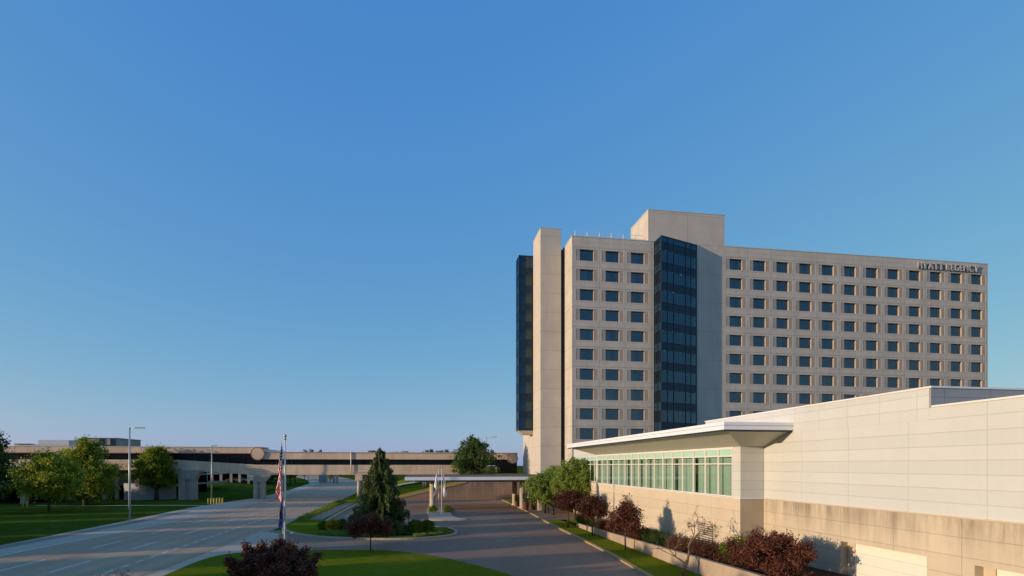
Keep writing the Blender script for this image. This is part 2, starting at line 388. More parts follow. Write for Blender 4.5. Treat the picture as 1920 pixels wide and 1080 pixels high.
# boulevard: x from -31.5 to -15.8, bending left far away
roadR = [(-15.6, 5), (-15.7, 60), (-15.8, 140), (-17.5, 190), (-24, 240), (-40, 320), (-75, 450)]
roadL = [(-33.0, 5), (-31.6, 62), (-30.6, 95), (-31.5, 130), (-34.0, 180), (-40, 235), (-58, 310), (-95, 430)]
flat('road', smooth(roadR) + smooth(roadL)[::-1], .02, M['road'])
shL = [(-36.0, 5), (-36.2, 70), (-37.4, 92), (-37.2, 109), (-34.8, 125), (-36.0, 160), (-39.0, 190), (-43, 235), (-61, 310), (-98, 430)]
flat('road_shoulder', smooth(roadL) + smooth(shL)[::-1], .012, M['apron'])
# dark old asphalt tongue beside the shoulder
mb = MB(); strip(mb, smooth([(-35.3, 52), (-34.9, 64), (-34.6, 78), (-35.2, 92)]), -.8, .7, .016)
struct('shoulder_patch', mb, M['apron_old'])
mb = MB()
strip(mb, smooth([(-32.4, 30), (-32.16, 49), (-31.2, 62), (-30.3, 76), (-29.95, 95), (-30.6, 120), (-32.6, 150), (-36, 195), (-41, 245)]), -.09, .09, .026)
for x0, dr, y0 in ((-27.55, .014, 42.05), (-23.95, .012, 41.0)):
    y = y0 - 10.3
    while y < 300:
        xx = x0 + dr * (min(y, 95) - 40) - max(0, y - 110) ** 2 * .00042
        x2 = x0 + dr * (min(y+4.4, 95) - 40) - max(0, y + 4.4 - 110) ** 2 * .00042
        mb.quad([(xx-.07, y, .026), (xx+.07, y, .026), (x2+.07, y+4.4, .026), (x2-.07, y+4.4, .026)]); y += 10.3
y = 36.0
while y < 92:
    mb.quad([(-20.3, y, .026), (-20.16, y, .026), (-20.16, y+1.0, .026), (-20.3, y+1.0, .026)]); y += 2.05
struct('road_markings', mb, M['paint'])
mb = MB(); strip(mb, [(-17.7, 33), (-17.3, 42), (-16.9, 52)], -.06, .06, .026); struct('yellow_lane_line', mb, M['ypaint'])

curb = smooth([(13.3, 18), (13.6, 26), (13.95, 33.6), (14.35, 38.7), (14.7, 47), (14.85, 57.4), (15.1, 68), (15.55, 77), (15.75, 84.5), (15.95, 101), (16.0, 112.5)])
drive = [(-15.6, 10), (-15.65, 62), (-15.7, 63)] + [(-11.98, 66), (-11.5, 107.5), (-11.5, 112.5)] + curb[::-1] + [(13.3, 10)]
flat('driveway', drive, .024, M['drive'])
flat('gutter', [(-17.0, 36), (-15.6, 36), (-15.7, 62), (-16.6, 62)], .030, M['apron'])
flat('driveway_entrance', [(-15.6, 40), (-14.2, 46.6), (-12, 50), (-14.2, 60), (-15.7, 62)], .030, M['apron'])
kerb('yellow_kerb', curb, .32, .13, M['kerb_y'], .024)
flat('verge', [(x + .32, y) for x, y in curb if y < 70] + [(17.35, 69), (17.35, 18)], .12, M['lawn'])
flat('verge', [(16.3, 97.5), (21.4, 97.5), (21.4, 112.5), (16.3, 112.5)], .12, M['lawn'])
flat('pavement', [(x + .32, y) for x, y in curb if 68.9 < y < 97.5] + [(21.4, 97.5), (21.9, 69), (18.0, 69)], .135, M['paver'])
flat('side_lawn', [(18.0, 63.9), (21.9, 63.9), (21.9, 69), (18.0, 69)], .14, M['lawn'])
# foreground lawn
lawn = smooth([(-15.9, 12), (-15.9, 38), (-15.87, 45.0), (-14.65, 47.1), (-12.3, 47.8), (-6.4, 47.5), (-2.1, 46.45), (.45, 43.6), (2.35, 41.1), (4.0, 38.2), (5.6, 35), (8.0, 28), (9.2, 18), (9.2, 12)])
mb = MB(); mb.prism(lawn, -.02, .10); struct('foreground_lawn', mb, M['lawn'])
# spruce island and median
isl = smooth([(-15.7, 140), (-15.7, 100), (-15.7, 68), (-14.44, 63.3), (-12.12, 59.0), (-9.64, 56.5), (-7.49, 55.4), (-4.41, 54.1), (-1.44, 53.6), (.55, 54.1), (2.64, 55.35), (3.63, 57.8), (3.2, 61.5), (1.8, 63.3), (-1.2, 64.6), (-6.0, 65.4), (-9.5, 66.0), (-11.9, 68.3), (-11.6, 90), (-11.5, 107.5), (-11.5, 140)])
mb = MB(); mb.prism(isl, -.02, .12); struct('island_lawn', mb, M['lawn'])
kerb('island_kerb', [p for p in isl if p[1] < 112][::1], .28, .15, M['kerb'], .024)
flat('median_gravel', [(-15.3, 74), (-12.3, 74), (-12.0, 106), (-15.3, 106)], .128, M['gravel'])
flat('mulch_bed', smooth([(-7.5, 58.2), (-4, 56.3), (0, 55.8), (2, 57.5), (1.6, 60.5), (-1, 62.5), (-6, 63.4), (-8.5, 61.5), (-7.5, 58.2)]), .13, M['mulch'])
# flag island of plain concrete
fi = smooth([(1.1, 71.5), (3.4, 70.9), (5.9, 71.0), (5.6, 71.9), (4.4, 74.5), (4.2, 77.3), (4.45, 92.5), (3.6, 94), (1.2, 94), (1.0, 90), (1.0, 76)])
mb = MB(); mb.prism(fi, -.02, .15); struct('flag_island', mb, M['apron'])
# footpath across the left lawn
flat('footpath', [(-66, 108.6), (-36.5, 104.0), (-36.5, 105.2), (-66, 110.0)], .02, M['apron'])

# embankment with block wall behind the porte cochere
mb = MB(); mb.quad([(-5.6, 113, 0), (21.4, 113, 0), (21.4, 113, 3.6), (9.1, 113, 3.6), (-5.6, 113, .25)])
mb.quad([(-5.6, 113, .25), (9.1, 113, 3.6), (9.1, 113.5, 3.6), (-5.6, 113.5, .25)]); mb.quad([(9.1, 113, 3.6), (21.4, 113, 3.6), (21.4, 113.5, 3.6), (9.1, 113.5, 3.6)])
wr = empty('retaining_wall', (8, 113, 0), 'brown block retaining wall with sloping top beneath the long white canopy', 'wall')
mb.build('wall', M['block'], wr)
mb = MB()
for z_, y_ in ((.12, 112.9), (.30, 114.6)):
    mb.prism([(-6.5, y_), (9.1, y_), (9.1, y_+.4), (-6.5, y_+.4)], [-.1, 3.5, 3.5, -.1], [z_+.06, 3.75+z_, 3.75+z_, z_+.06])
mb.build('coping', M['kerb_y'], wr)
def hill(name, rows, mat):
    mb = MB()
    for r0, r1 in zip(rows, rows[1:]):
        for i in range(len(r0)-1): mb.quad([r0[i], r0[i+1], r1[i+1], r1[i]], 0, True)
    return struct(name, mb, mat)
hill('embankment', [[(-8, 115.1, 0), (-2, 115.1, 1.25), (9.1, 115.1, 3.8), (30, 115.1, 3.8)],
                    [(-11, 128, .0), (-3, 126, 1.5), (9, 127, 3.9), (40, 127, 4.2)],
                    [(-13, 150, .2), (-4, 147, 2.3), (9, 146, 4.2), (60, 146, 4.6)],
                    [(-14, 190, .2), (-4, 185, 2.8), (12, 180, 4.3), (80, 180, 4.8)], [(-14, 260, 0), (-4, 260, 0), (12, 260, 0), (80, 260, 0)]], M['lawn'])
hill('ramp_road', [[(-12, 141, .35), (-4, 139.5, 2.25), (9, 138.5, 4.25), (60, 138.5, 4.7)], [(-13, 150.2, .35), (-4, 147.2, 2.45), (9, 146.2, 4.35), (60, 146.2, 4.8)]], M['apron'])
# grass rise beyond the walkway on the left
hill('grass_rise', [[(-110, 128, -.1), (-75, 130, 0), (-50, 128, 0.0), (-38.5, 128, -.05)], [(-110, 150, 0), (-75, 150, .6), (-52, 150, .8), (-40, 150, .1)],
                    [(-120, 185, 1.2), (-75, 185, 1.9), (-58, 185, 1.7), (-42, 185, .2)], [(-120, 260, 1.2), (-80, 260, 1.5), (-68, 260, 1.0), (-56, 260, .0)], [(-150, 340, 0), (-120, 340, 0), (-110, 340, 0), (-90, 340, -.1)]], M['grass'])
# ------------------------------------------------------------------ hotel
HY = 100.0
hotel = empty('hotel', (60, HY, 0), 'tall beige concrete hotel slab with rows of square windows and two dark glass bays', 'hotel')
PITCH = 3.67; WT = 46.92; WB = WT - 2.09
cols_r = [58.88 + 4.965 * i for i in range(12)]
cols_l = [28.98, 33.93, 38.88]
def facade(name, x0, x1, cols, rows, ztop, mat):
    us = [x0]; kinds = []
    for c_ in cols:
        for u, k in ((c_ - .72, 'w'), (c_, 's'), (c_ + 2.66, 'o'), (c_ + 3.42, 's')): us.append(u); kinds.append(k)
    us.append(x1); kinds.append('w'); zs = [0.0]; kz = []
    for r in range(rows - 1, -1, -1):
        zs += [WB - PITCH * r, WT - PITCH * r]; kz += ['w', 'o']
    zs.append(ztop); kz.append('w')
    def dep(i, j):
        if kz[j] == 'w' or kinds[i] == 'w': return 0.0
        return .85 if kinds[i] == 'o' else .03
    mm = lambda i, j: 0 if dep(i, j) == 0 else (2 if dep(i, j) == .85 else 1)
    mb = MB()
    mb.relief(us, zs, dep, lambda u, d, z: (u, HY + d, z), mm)
    # jamb faces belong to the wall concrete
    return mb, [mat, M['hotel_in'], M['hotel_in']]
for nm, x0, x1, cs, rows, mt in (('left', 27.48, 42.98, cols_l, 12, M['hotel_l']), ('right', 57.9, 117.5, cols_r, 10, M['hotel'])):
    mb, mats = facade('wall', x0, x1, cs, rows, 49.2, mt)
    mb.quad([(x0, HY, 0), (x0, HY, 49.2), (x0, 118, 49.2), (x0, 118, 0)] if nm == 'left' else [(x1, HY, 0), (x1, 118, 0), (x1, 118, 49.2), (x1, HY, 49.2)])
    mb.quad([(x0, 118, 0), (x0, 118, 49.2), (x1, 118, 49.2), (x1, 118, 0)])
    mb.quad([(x0, HY, 49.2), (x1, HY, 49.2), (x1, 118, 49.2), (x0, 118, 49.2)])
    mb.build('wall', mats, hotel)
    mb = MB(); mb.box(x0-.06, x1+.06, HY-.06, HY+.3, 49.2, 49.36)
    if nm == 'left': mb.box(x0-.06, x0+.3, HY+.3, 118, 49.2, 49.36)
    mb.build('roof_coping', M['copper'], hotel)
# shaft wall between the wings, with penthouse above
mb = MB(); mb.box(42.98, 57.9, HY + .03, 118, 0, 49.2); mb.build('shaft_wall', M['shaft'], hotel)
mb = MB(); mb.box(42.31, 57.87, HY + .05, 108.9, 49.2, 55.18); pent = mb.build('penthouse', M['shaft'], hotel)
mb = MB(); mb.box(42.25, 57.93, HY, 108.95, 55.18, 55.32); mb.build('coping', M['copper'], pent)
# stair fin at the left end
mb = MB(); mb.box(22.63, 26.68, 105, 111.9, 0, 52.48); mb.box(22.72, 27.48, 111.9, 124, 0, 47.0); mb.build('stair_tower', M['fin'], hotel)
mb = MB(); mb.box(22.58, 26.73, 104.95, 111.95, 52.48, 52.6); mb.build('roof_coping', M['copper'], hotel)
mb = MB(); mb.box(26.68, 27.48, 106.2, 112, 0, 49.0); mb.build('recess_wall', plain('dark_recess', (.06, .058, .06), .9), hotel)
# windows: 100 as parts, the remainder as one
def curtain_mesh(x0, x1, z0, z1, y, amp, per, mat, name, rnd):
    n = max(4, int((x1 - x0) / per * 6)); mb = MB(); ph = rnd.random() * 6
    pr = [(x0 + (x1-x0)*i/n, y + amp*math.sin(ph + 6.283*(x1-x0)*i/n/per) + amp*.5*math.sin(2.3*i+ph)) for i in range(n+1)]
    for a, b in zip(pr, pr[1:]): mb.quad([(a[0], a[1], z0), (b[0], b[1], z0), (b[0], b[1], z1), (a[0], a[1], z1)], 0, True)
    return mb
rnd = random.Random(4)
WW, WHt = 2.66, 2.09
fr = MB()
for a in ((0, WW, 0, .07), (0, WW, WHt-.09, WHt), (0, .07, .07, WHt-.09), (WW-.07, WW, .07, WHt-.09)): fr.box(a[0], a[1], .42, .49, a[2], a[3])
w0 = fr.build('window', M['dframe'])
pn = MB(); pn.quad([(.07, .45, .07), (WW-.07, .45, .07), (WW-.07, .45, WHt-.09), (.07, .45, WHt-.09)]); pane0 = pn.build('pane', M['glass_r'])
cur = []
for spans in ([(.07, 2.59)], [(.07, 2.59)], [(.07, 1.1), (1.9, 2.59)], [(1.2, 2.59)], [(.07, 1.6)], [(.07, 2.59)]):
    mb = MB()
    for a, b in spans:
        q = curtain_mesh(a, b, .02, WHt-.02, .60, .035, .16, None, '', rnd); n = len(mb.v)
        mb.v += q.v; mb.f += [tuple(i+n for i in f) for f in q.f]; mb.m += q.m; mb.sm += q.sm
    cur.append(mb.build('curtain', M['curtain_s' if len(cur) in (2, 4) else 'curtain_r']))
cells = [(c_, r) for r in range(12) for c_ in cols_l][:34] + [(c_, r) for c_ in cols_r for r in range(10)]
def rowmax(c_): return 9.3 - (c_ - 58) / 59.6 * 2.9
vis = [q for q in cells if q[0] < 50 or q[1] < rowmax(q[0])]; hid = [q for q in [(c_, r) for r in range(12) for c_ in cols_l] + [(c_, r) for c_ in cols_r for r in range(10)] if q not in vis]
keep, rest = vis[:100], vis[100:] + hid
for c_, r in keep:
    f = w0.copy(); col.objects.link(f); f.parent = hotel; f.location = (c_ - 60, 0, WB - PITCH * r)
    g = pane0.copy(); col.objects.link(g); g.parent = f; g.location = (0, 0, 0)
    g = rnd.choice(cur).copy(); col.objects.link(g); g.parent = f; g.location = (0, 0, 0)
mb = MB()
for c_, r in rest:
    z = WB - PITCH * r
    for a in ((0, WW, 0, .07), (0, WW, WHt-.09, WHt), (0, .07, .07, WHt-.09), (WW-.07, WW, .07, WHt-.09)): mb.box(c_+a[0], c_+a[1], HY+.42, HY+.49, z+a[2], z+a[3])
    mb.quad([(c_+.07, HY+.45, z+.07), (c_+WW-.07, HY+.45, z+.07), (c_+WW-.07, HY+.45, z+WHt-.09), (c_+.07, HY+.45, z+WHt-.09)], 1)
    q = curtain_mesh(c_ + (.07 if rnd.random() < .8 else 1.2), c_+2.59, z+.02, z+WHt-.02, HY+.60, .035, .16, None, '', rnd); n = len(mb.v)
    mb.v += q.v; mb.f += [tuple(i+n for i in f) for f in q.f]; mb.m += [2] * len(q.m); mb.sm += q.sm
o = mb.build('window', [M['dframe'], M['glass_r'], M['curtain_r']], hotel); o['kind'] = 'stuff'
for o in [w0, pane0] + cur: bpy.data.objects.remove(o)

# glass bays
def lerp(a, b, t): return (a[0]+(b[0]-a[0])*t, a[1]+(b[1]-a[1])*t)
def bay(poly, faces, z0, ztop, floor0, lit, soff=None, glass='glass_b'):
    """poly: closed plan, faces: list of (i, j, fractions) glazed edges"""
    root = MB(); root.prism(poly, z0, z0+.5); 
    if soff:   # chamfered concrete underside
        cx = sum(p[0] for p in poly)/len(poly); cy = sum(p[1] for p in poly)/len(poly)
    root.prism(poly, ztop-.25, ztop)
    b = root.build('glass_bay', M['spandrel'], hotel)
    mu, gl, inn, lt = MB(), MB(), MB(), MB(); sps = {}
    def wallbox(mb, p, q, t0, t1, z0_, z1_, dpt, off, m=0):
        a, c_ = lerp(p, q, t0), lerp(p, q, t1); d = Vector((q[0]-p[0], q[1]-p[1])).normalized(); n = Vector((d.y, -d.x))
        pts = [(a[0]+n.x*off, a[1]+n.y*off), (c_[0]+n.x*off, c_[1]+n.y*off), (c_[0]+n.x*(off-dpt), c_[1]+n.y*(off-dpt)), (a[0]+n.x*(off-dpt), a[1]+n.y*(off-dpt))]
        mb.prism(pts, z0_, z1_, m)
    for i, j, fr_ in faces:
        p, q = poly[i], poly[j]; L = math.dist(p, q)
        for t in fr_: wallbox(mu, p, q, t-.05/L, t+.05/L, z0, ztop, .12, .05)
        k = 0
        while True:
            zf = floor0 - PITCH * k
            if zf < z0: break
            # spandrel band: zf-1.45 .. zf ; vision above down to next
            s1 = min(zf, ztop-.01); s0 = max(zf - 1.45, z0)
            if s0 < ztop: wallbox(sps.setdefault(k, MB()), p, q, 0, 1, s0, s1, .15, -.02)
            for zz in (zf, zf-1.45, zf-.72):
                if z0 < zz < ztop: wallbox(mu, p, q, 0, 1, zz-.04, zz+.04, .10, .035)
            k += 1
            if k > 14: break
        wallbox(gl, p, q, 0, 1, z0, ztop, .01, -.03)
    c_ = (sum(p[0] for p in poly)/len(poly), sum(p[1] for p in poly)/len(poly))
    ins = [lerp(c_, p, .90) for p in poly]
    k = 0
    while floor0 - PITCH*k > z0 + 1.5:
        zf = floor0 - PITCH * k
        inn.prism(ins, zf - 1.3, zf - .4)
        if lit:
            p, q = poly[faces[0][0]], poly[faces[0][1]]; d = Vector((q[0]-p[0], q[1]-p[1])).normalized(); n = Vector((d.y, -d.x))
            for t in (.14, .37, .60):
                if rnd.random() < .85:
                    a = lerp(p, q, t); x, y_ = a[0]-n.x*.45, a[1]-n.y*.45
                    lt.box(x-.09, x+.09, y_-.09, y_+.09, zf-1.42, zf-1.34)
        k += 1
    gl.build('pane', M[glass], b); [sps[k].build('spandrel', M['spandrel'], b) for k in sorted(sps)]; mu.build('mullion', M['mullion'], b)
    inn.build('floor_slab', M['room'], b)
    if lit: lt.build('ceiling_lamp', emit('lit_ceiling_lamp', (1, .9, .7), 14), b)
    return b
P0 = [(43.45, 99.98), (43.45, 96.75), (51.98, 99.9), (51.98, 99.98)]
b1 = bay(P0, [(1, 2, (0, .17, .34, .68, .84, 1)), (0, 1, (0, .5))], 6.0, 49.15, 48.0, True)
mb = MB(); mb.quad([(43.6, 99.93, 6.2), (51.9, 99.93, 6.2), (51.9, 99.93, 49), (43.6, 99.93, 49)]); mb.build('room_wall', plain('stair_lobby_wall', (.42, .44, .42), .9), b1)
mb = MB()
for k in range(12): mb.quad([(50.65, 99.66, 46.5-PITCH*k-2.1), (51.75, 99.86, 46.5-PITCH*k-2.1), (51.75, 99.86, 46.5-PITCH*k-.3), (50.65, 99.66, 46.5-PITCH*k-.3)])
mb.build('glowing_panel', emit('lit_lobby_panel', (.62, .62, .42), 1.2), b1)  # lit wall panels: their light is put in as emission, no lamp here
P1 = [(22.7, 115.6), (19.75, 115.6), (19.75, 112.5), (22.7, 112.5)]
b2 = bay(P1, [(2, 3, (.02, .42, .98)), (1, 2, (0, .5, 1))], 14.1, 49.9, 47.4, False, glass='glass_c')
mb = MB(); mb.quad([(22.6, 113.2, 14.4), (22.6, 113.2, 49.6), (21.2, 115, 49.6), (21.2, 115, 14.4)]); mb.quad([(21.2, 115, 14.4), (21.2, 115, 49.6), (19.9, 115, 49.6), (19.9, 115, 14.4)], 1); mb.build('room_wall', [plain('tan_lobby_wall', (.40, .33, .22), .9), plain('grey_lobby_wall', (.22, .25, .28), .9)], b2)
mb = MB(); a_, b_ = [(19.75, 112.5), (22.7, 112.5), (22.7, 115.6), (19.75, 115.6)], [(20.8, 112.9), (22.7, 112.9), (22.7, 115.2), (20.8, 115.2)]
for k in range(4): mb.quad([(*a_[k], 14.1), (*b_[k], 13.3), (*b_[(k+1) % 4], 13.3), (*a_[(k+1) % 4], 14.1)])
mb.quad([(*p, 13.3) for p in b_][::-1]); mb.build('soffit', M['fin'], b2)
# roof-edge railing
mb = MB()
for i in range(6):
    x = 28.4 + i * 2.35; mb.box(x-.07, x+.07, 101.0, 101.14, 49.2, 50.65); mb.box(x-.05, x+.05, 101.5, 101.6, 49.2, 50.3)
for z in (49.95, 50.6): mb.box(28.4, 41.8, 101.04, 101.09, z-.03, z+.03)
mb.build('roof_railing', M['wpole'], hotel)
# lettering, standing off the wall
sign = empty('hotel_sign', (110, HY, 46.9), 'raised metal capital letters reading HYATT REGENCY at the top right of the hotel', 'sign')
def text_mesh(ch, size, ext):
    cu = bpy.data.curves.new('t', 'FONT'); cu.body = ch; cu.size = size; cu.extrude = ext; cu.offset = .012 * size
    o = bpy.data.objects.new('t', cu); col.objects.link(o)
    me = bpy.data.meshes.new_from_object(o.evaluated_get(bpy.context.evaluated_depsgraph_get())); bpy.data.objects.remove(o)
    return me
x = 0; letters = []
SZ = 1.9
for ch in 'HYATT REGENCY':
    if ch == ' ': x += .55; continue
    me = text_mesh(ch, SZ, .11); xs = [v.co.x for v in me.vertices]; wd = max(xs) - min(xs)
    letters.append((me, x - min(xs), wd)); x += wd + .26
tot = x - .26; sx = 14.6 / tot
lm = plain('brushed_letter_metal', (.48, .44, .43), .4, .5, .2, .05)
for me, lx, wd in letters:
    me.materials.append(lm); o = bpy.data.objects.new('letter', me); col.objects.link(o); o.parent = sign
    o.rotation_euler = (R(90), 0, 0); o.scale = (sx, 1, 1); o.location = (100.35 - 110 + lx * sx, -.26, .42)
mb = MB(); mb.box(100.3, 115.0, HY-.14, HY-.10, 47.44, 47.50); mb.box(100.3, 115.0, HY-.14, HY-.10, 48.2, 48.26)
for i in range(8): mb.box(100.9+i*1.95, 101.0+i*1.95, HY-.12, HY, 47.46, 48.24)
mb.build('mounting_rail', M['dframe'], sign)

# ------------------------------------------------------------------ conference building
conf = empty('conference_building', (24, 40, 0), 'low cream panelled building with a green glass window band and broad white canopy roof', 'building')
X1, X2, YC, YF = 20.5, 22.2, 33.55, 63.8
ZS = 4.80
# near long wall (x = X2), opening for the two doors
ys = [8.0, 13.2, 19.4, 21.5, 26.75, YC]; zs = [-.1, 2.95, ZS]
mb = MB()
mb.relief(ys, zs, lambda i, j: .7 if (j == 0 and i in (1, 3)) else 0, lambda u, d, z: (X2 - .03 + d, u, z), None, lambda i, j: j == 0 and i in (1, 3))
mb.build('stone_base', M['stone'], conf)
mb = MB(); mb.box(X2, X2+14, 0, 21.5, ZS+.06, 9.55); mb.box(X2, X2+30, 21.5, YC, ZS+.06, 9.56); mb.box(X2+.01, X2+30, YC, 64, ZS-.5, 9.3); mb.build('wall', M['white'], conf)
mb = MB(); mb.box(X2-.01, X2+30, 21.48, 41.2, 9.0, 10.42, 0); o = mb.build('parapet', M['white_up'], conf)
mb = MB(); mb.box(X2+.005, X2+30, 21.40, 21.475, 9.56, 10.42); mb.build('end_cladding', panel_mat('grey_metal_cladding', (.30, .31, .31), (2.4, 22.9, .03), None, (.42, 9.6, .03), .1, .6, .4), conf)
mb = MB(); mb.box(X2-.05, X2+30.1, 21.34, 21.9, 10.42, 10.50); mb.box(X2-.05, X2+.4, 21.9, 41.25, 10.42, 10.50); mb.box(X2-.05, X2+.4, 0, 21.34, 9.55, 9.63); mb.build('coping', M['frame'], conf)
mb = MB(); mb.box(X2-.06, X2, 0, YC, ZS-.02, ZS+.06); mb.build('ledge', M['stone_f'], conf)
# projecting front block
mb = MB(); ysf = [YC, 49.0, YF]
mb.quad([(X1, YF, -.1), (X1, YC, -.1), (X1, YC, ZS), (X1, YF, ZS)]); mb.quad([(X1, YC, -.1), (X2, YC, -.1), (X2, YC, ZS), (X1, YC, ZS)])
mb.quad([(X2+2, YF, -.1), (X1, YF, -.1), (X1, YF, ZS), (X2+2, YF, ZS)]); mb.quad([(X1, YF, ZS), (X1, YC, ZS), (X1+.3, YC, ZS), (X1+.3, YF, ZS)])
mb.build('stone_base', M['stone_f'], conf)
mb = MB(); mb.box(X1+.03, X2, YC+.03, YC+.95, ZS+.06, 8.3); mb.build('corner_pier', M['white'], conf)
mb = MB(); mb.box(X1-.05, X2, YC-.05, YC+1.0, ZS, ZS+.06); mb.box(X1-.05, X1+.3, YC+1.0, YF+.05, ZS, ZS+.06); mb.build('sill', M['frame'], conf)
# window band: 16 bays, each a part
y0w, y1w = YC+.95, YF-.35; pit = (y1w-y0w)/16; z_a, z_b, z_c, z_d = 4.88, 7.10, 7.62, 8.16
def bay_window(xw, ya, yb, rs, open_gap):
    mb = MB(); t = .032
    for y_ in (ya, yb-t*2): mb.box(xw, xw+.12, y_, y_+t*2, z_a, z_d)
    for z in (z_a, z_b-.04, z_c-.04, z_d-.07): mb.box(xw+.005, xw+.11, ya+t*2, yb-t*2, z, z+.075)
    f = mb.build('window', M['frame'], conf)
    g = MB(); g.quad([(xw+.05, yb-.09, z_a+.07), (xw+.05, ya+.09, z_a+.07), (xw+.05, ya+.09, z_c-.04), (xw+.05, yb-.09, z_c-.04)]); g.build('pane', M['glass_g'], f)
    g = MB(); g.quad([(xw+.06, yb-.09, z_c+.03), (xw+.06, ya+.09, z_c+.03), (xw+.06, ya+.09, z_d-.07), (xw+.06, yb-.09, z_d-.07)]); g.build('transom_pane', M['glass_top'], f)
    g = MB(); n = 40; ph = rs.random()*6; lo, hi = open_gap
    prof = []
    for i in range(n+1):
        u = i/n
        prof.append((ya + (yb-ya)*u, xw+.40 + .05*math.sin(ph+u*26) + .03*math.sin(ph*2+u*61), lo < u < hi))
    for a, b in zip(prof, prof[1:]):
        if not a[2]: g.quad([(a[1], a[0], z_a), (b[1], b[0], z_a), (b[1], b[0], z_c), (a[1], a[0], z_c)], 0, True)
    g.build('curtain', M['curtain'], f)
rs = random.Random(8)
for i in range(16): bay_window(X1, y0w+pit*i, y0w+pit*(i+1), rs, rs.choice([(0, .0), (.0, .18), (.75, 1), (0, 0), (.8, .95)]))
mb = MB(); mb.box(X1, X1+.35, y1w, YF, ZS+.06, 8.25); mb.box(X1+.03, X1+.4, y0w, y1w, z_d, 8.3); mb.build('window_surround', M['frame'], conf)
mb = MB(); mb.box(X1+.05, X1+1.6, y0w, YF, ZS-.1, ZS); mb.box(X1+1.3, X1+1.5, y0w, YF, ZS, 8.3); mb.build('interior', plain('hall_interior', (.20, .24, .18), .9), conf)
mb = MB(); mb.box(X1+.02, X2+2, YF-.02, YF, ZS, 8.3); mb.build('end_wall', M['white'], conf)
# recessed far wing with the same band
mb = MB(); mb.box(22.1, 30, YF+.01, 79.7, -.1, ZS); mb.build('stone_base', M['stone_f'], conf)
mb = MB(); mb.box(22.15, 30, YF+.01, 79.7, z_d, 9.3); mb.box(23.4, 30, YF+.01, 79.7, ZS, z_d); mb.build('upper_wall', M['white'], conf)
mb = MB(); g = MB(); g2 = MB()
for i in range(9):
    ya = 64.2 + i*1.83; mb.box(22.12, 22.24, ya, ya+.09, z_a, z_d)
for z in (z_a, z_b, z_c, z_d-.07): mb.box(22.13, 22.23, 64, 79.7, z, z+.07)
g.quad([(22.18, 79.5, z_a), (22.18, 64, z_a), (22.18, 64, z_c), (22.18, 79.5, z_c)]); g2.quad([(22.17, 79.5, z_c), (22.17, 64, z_c), (22.17, 64, z_d), (22.17, 79.5, z_d)])
f = mb.build('window_band', M['frame'], conf); g.build('pane', M['glass_g'], f); g2.build('transom_pane', M['glass_top'], f)
mb = MB(); mb.quad([(22.8, 79.5, z_a), (22.8, 64, z_a), (22.8, 64, z_c), (22.8, 79.5, z_c)]); mb.build('curtain', M['curtain'], f)
# canopy: fascia box with hipped soffit
xa, xb, ya, yb = 17.66, X2+.0, 30.6, 66.6; zt, zb = 9.56, 9.12
mb = MB(); mb.box(xa, xb, ya, yb, zb, zt)
cn = mb.build('canopy', M['fascia'], conf)
mb = MB(); mb.box(xa+.02, xb, ya+.02, yb-.02, zt, zt+.02); mb.build('roof_sheet', M['fascia'], cn)
mb = MB(); zq = 8.24; a, b_ = xa+.35, ya+.35; s_ = zb-.02
mb.quad([(a, yb-.35, s_), (a, b_, s_), (X1-.02, YC-.02, zq), (X1-.02, YF+.02, zq)])
mb.quad([(a, b_, s_), (xb+.01, b_, s_), (xb+.01, YC-.02, zq), (X1-.02, YC-.02, zq)])
mb.quad([(xb, yb-.35, s_), (a, yb-.35, s_), (X1-.02, YF+.02, zq), (xb, YF+.02, zq)])
mb.build('soffit', M['soffit'], cn)
mb = MB(); mb.box(xa+.10, xb, ya+.10, ya+.33, zb-.10, zb); mb.box(xa+.10, xa+.33, ya+.33, yb-.10, zb-.10, zb); mb.build('dark_edge_bar', M['dframe'], cn)  # solid dark bars under the fascia edge
mb = MB(); mb.box(xa-.015, xb, ya-.015, ya, zb+.24, zb+.27); mb.box(xa-.015, xa, ya, yb, zb+.24, zb+.27); mb.build('drip_edge', plain('fascia_groove', (.35, .35, .36), .5), cn)
# overhead doors
for (ya_, yb_) in ((21.5, 26.75), (13.2, 19.4)):
    mb = MB(); xo = X2 + .45
    n = 6; H_ = 2.9
    mb.box(xo, xo+.08, ya_+.55, yb_-.02, 0, H_)
    dr = mb.build('overhead_door', M['door'], conf)
    mb = MB(); mb.box(xo-.05, xo+.2, yb_-.5, yb_, 0, 2.95); mb.build('door_jamb', M['stone_f'], dr); mb = MB(); mb.box(xo-.05, xo+.2, ya_+.0, ya_+.5, 0, 2.95); mb.build('door_jamb', M['stone_f'], dr)
# wall louvre
mb = MB()
mb.box(X1-.02, X1, 37.0, 39.2, 1.3, 2.75, 1)
for k in range(9): mb.prism([(X1-.08, 37.0), (X1-.02, 37.0), (X1-.02, 39.2), (X1-.08, 39.2)], [1.34+k*.16, 1.40+k*.16, 1.40+k*.16, 1.34+k*.16], [1.37+k*.16, 1.43+k*.16, 1.43+k*.16, 1.37+k*.16])
mb.build('louvre', [M['stone_f'], M['dframe']], conf)
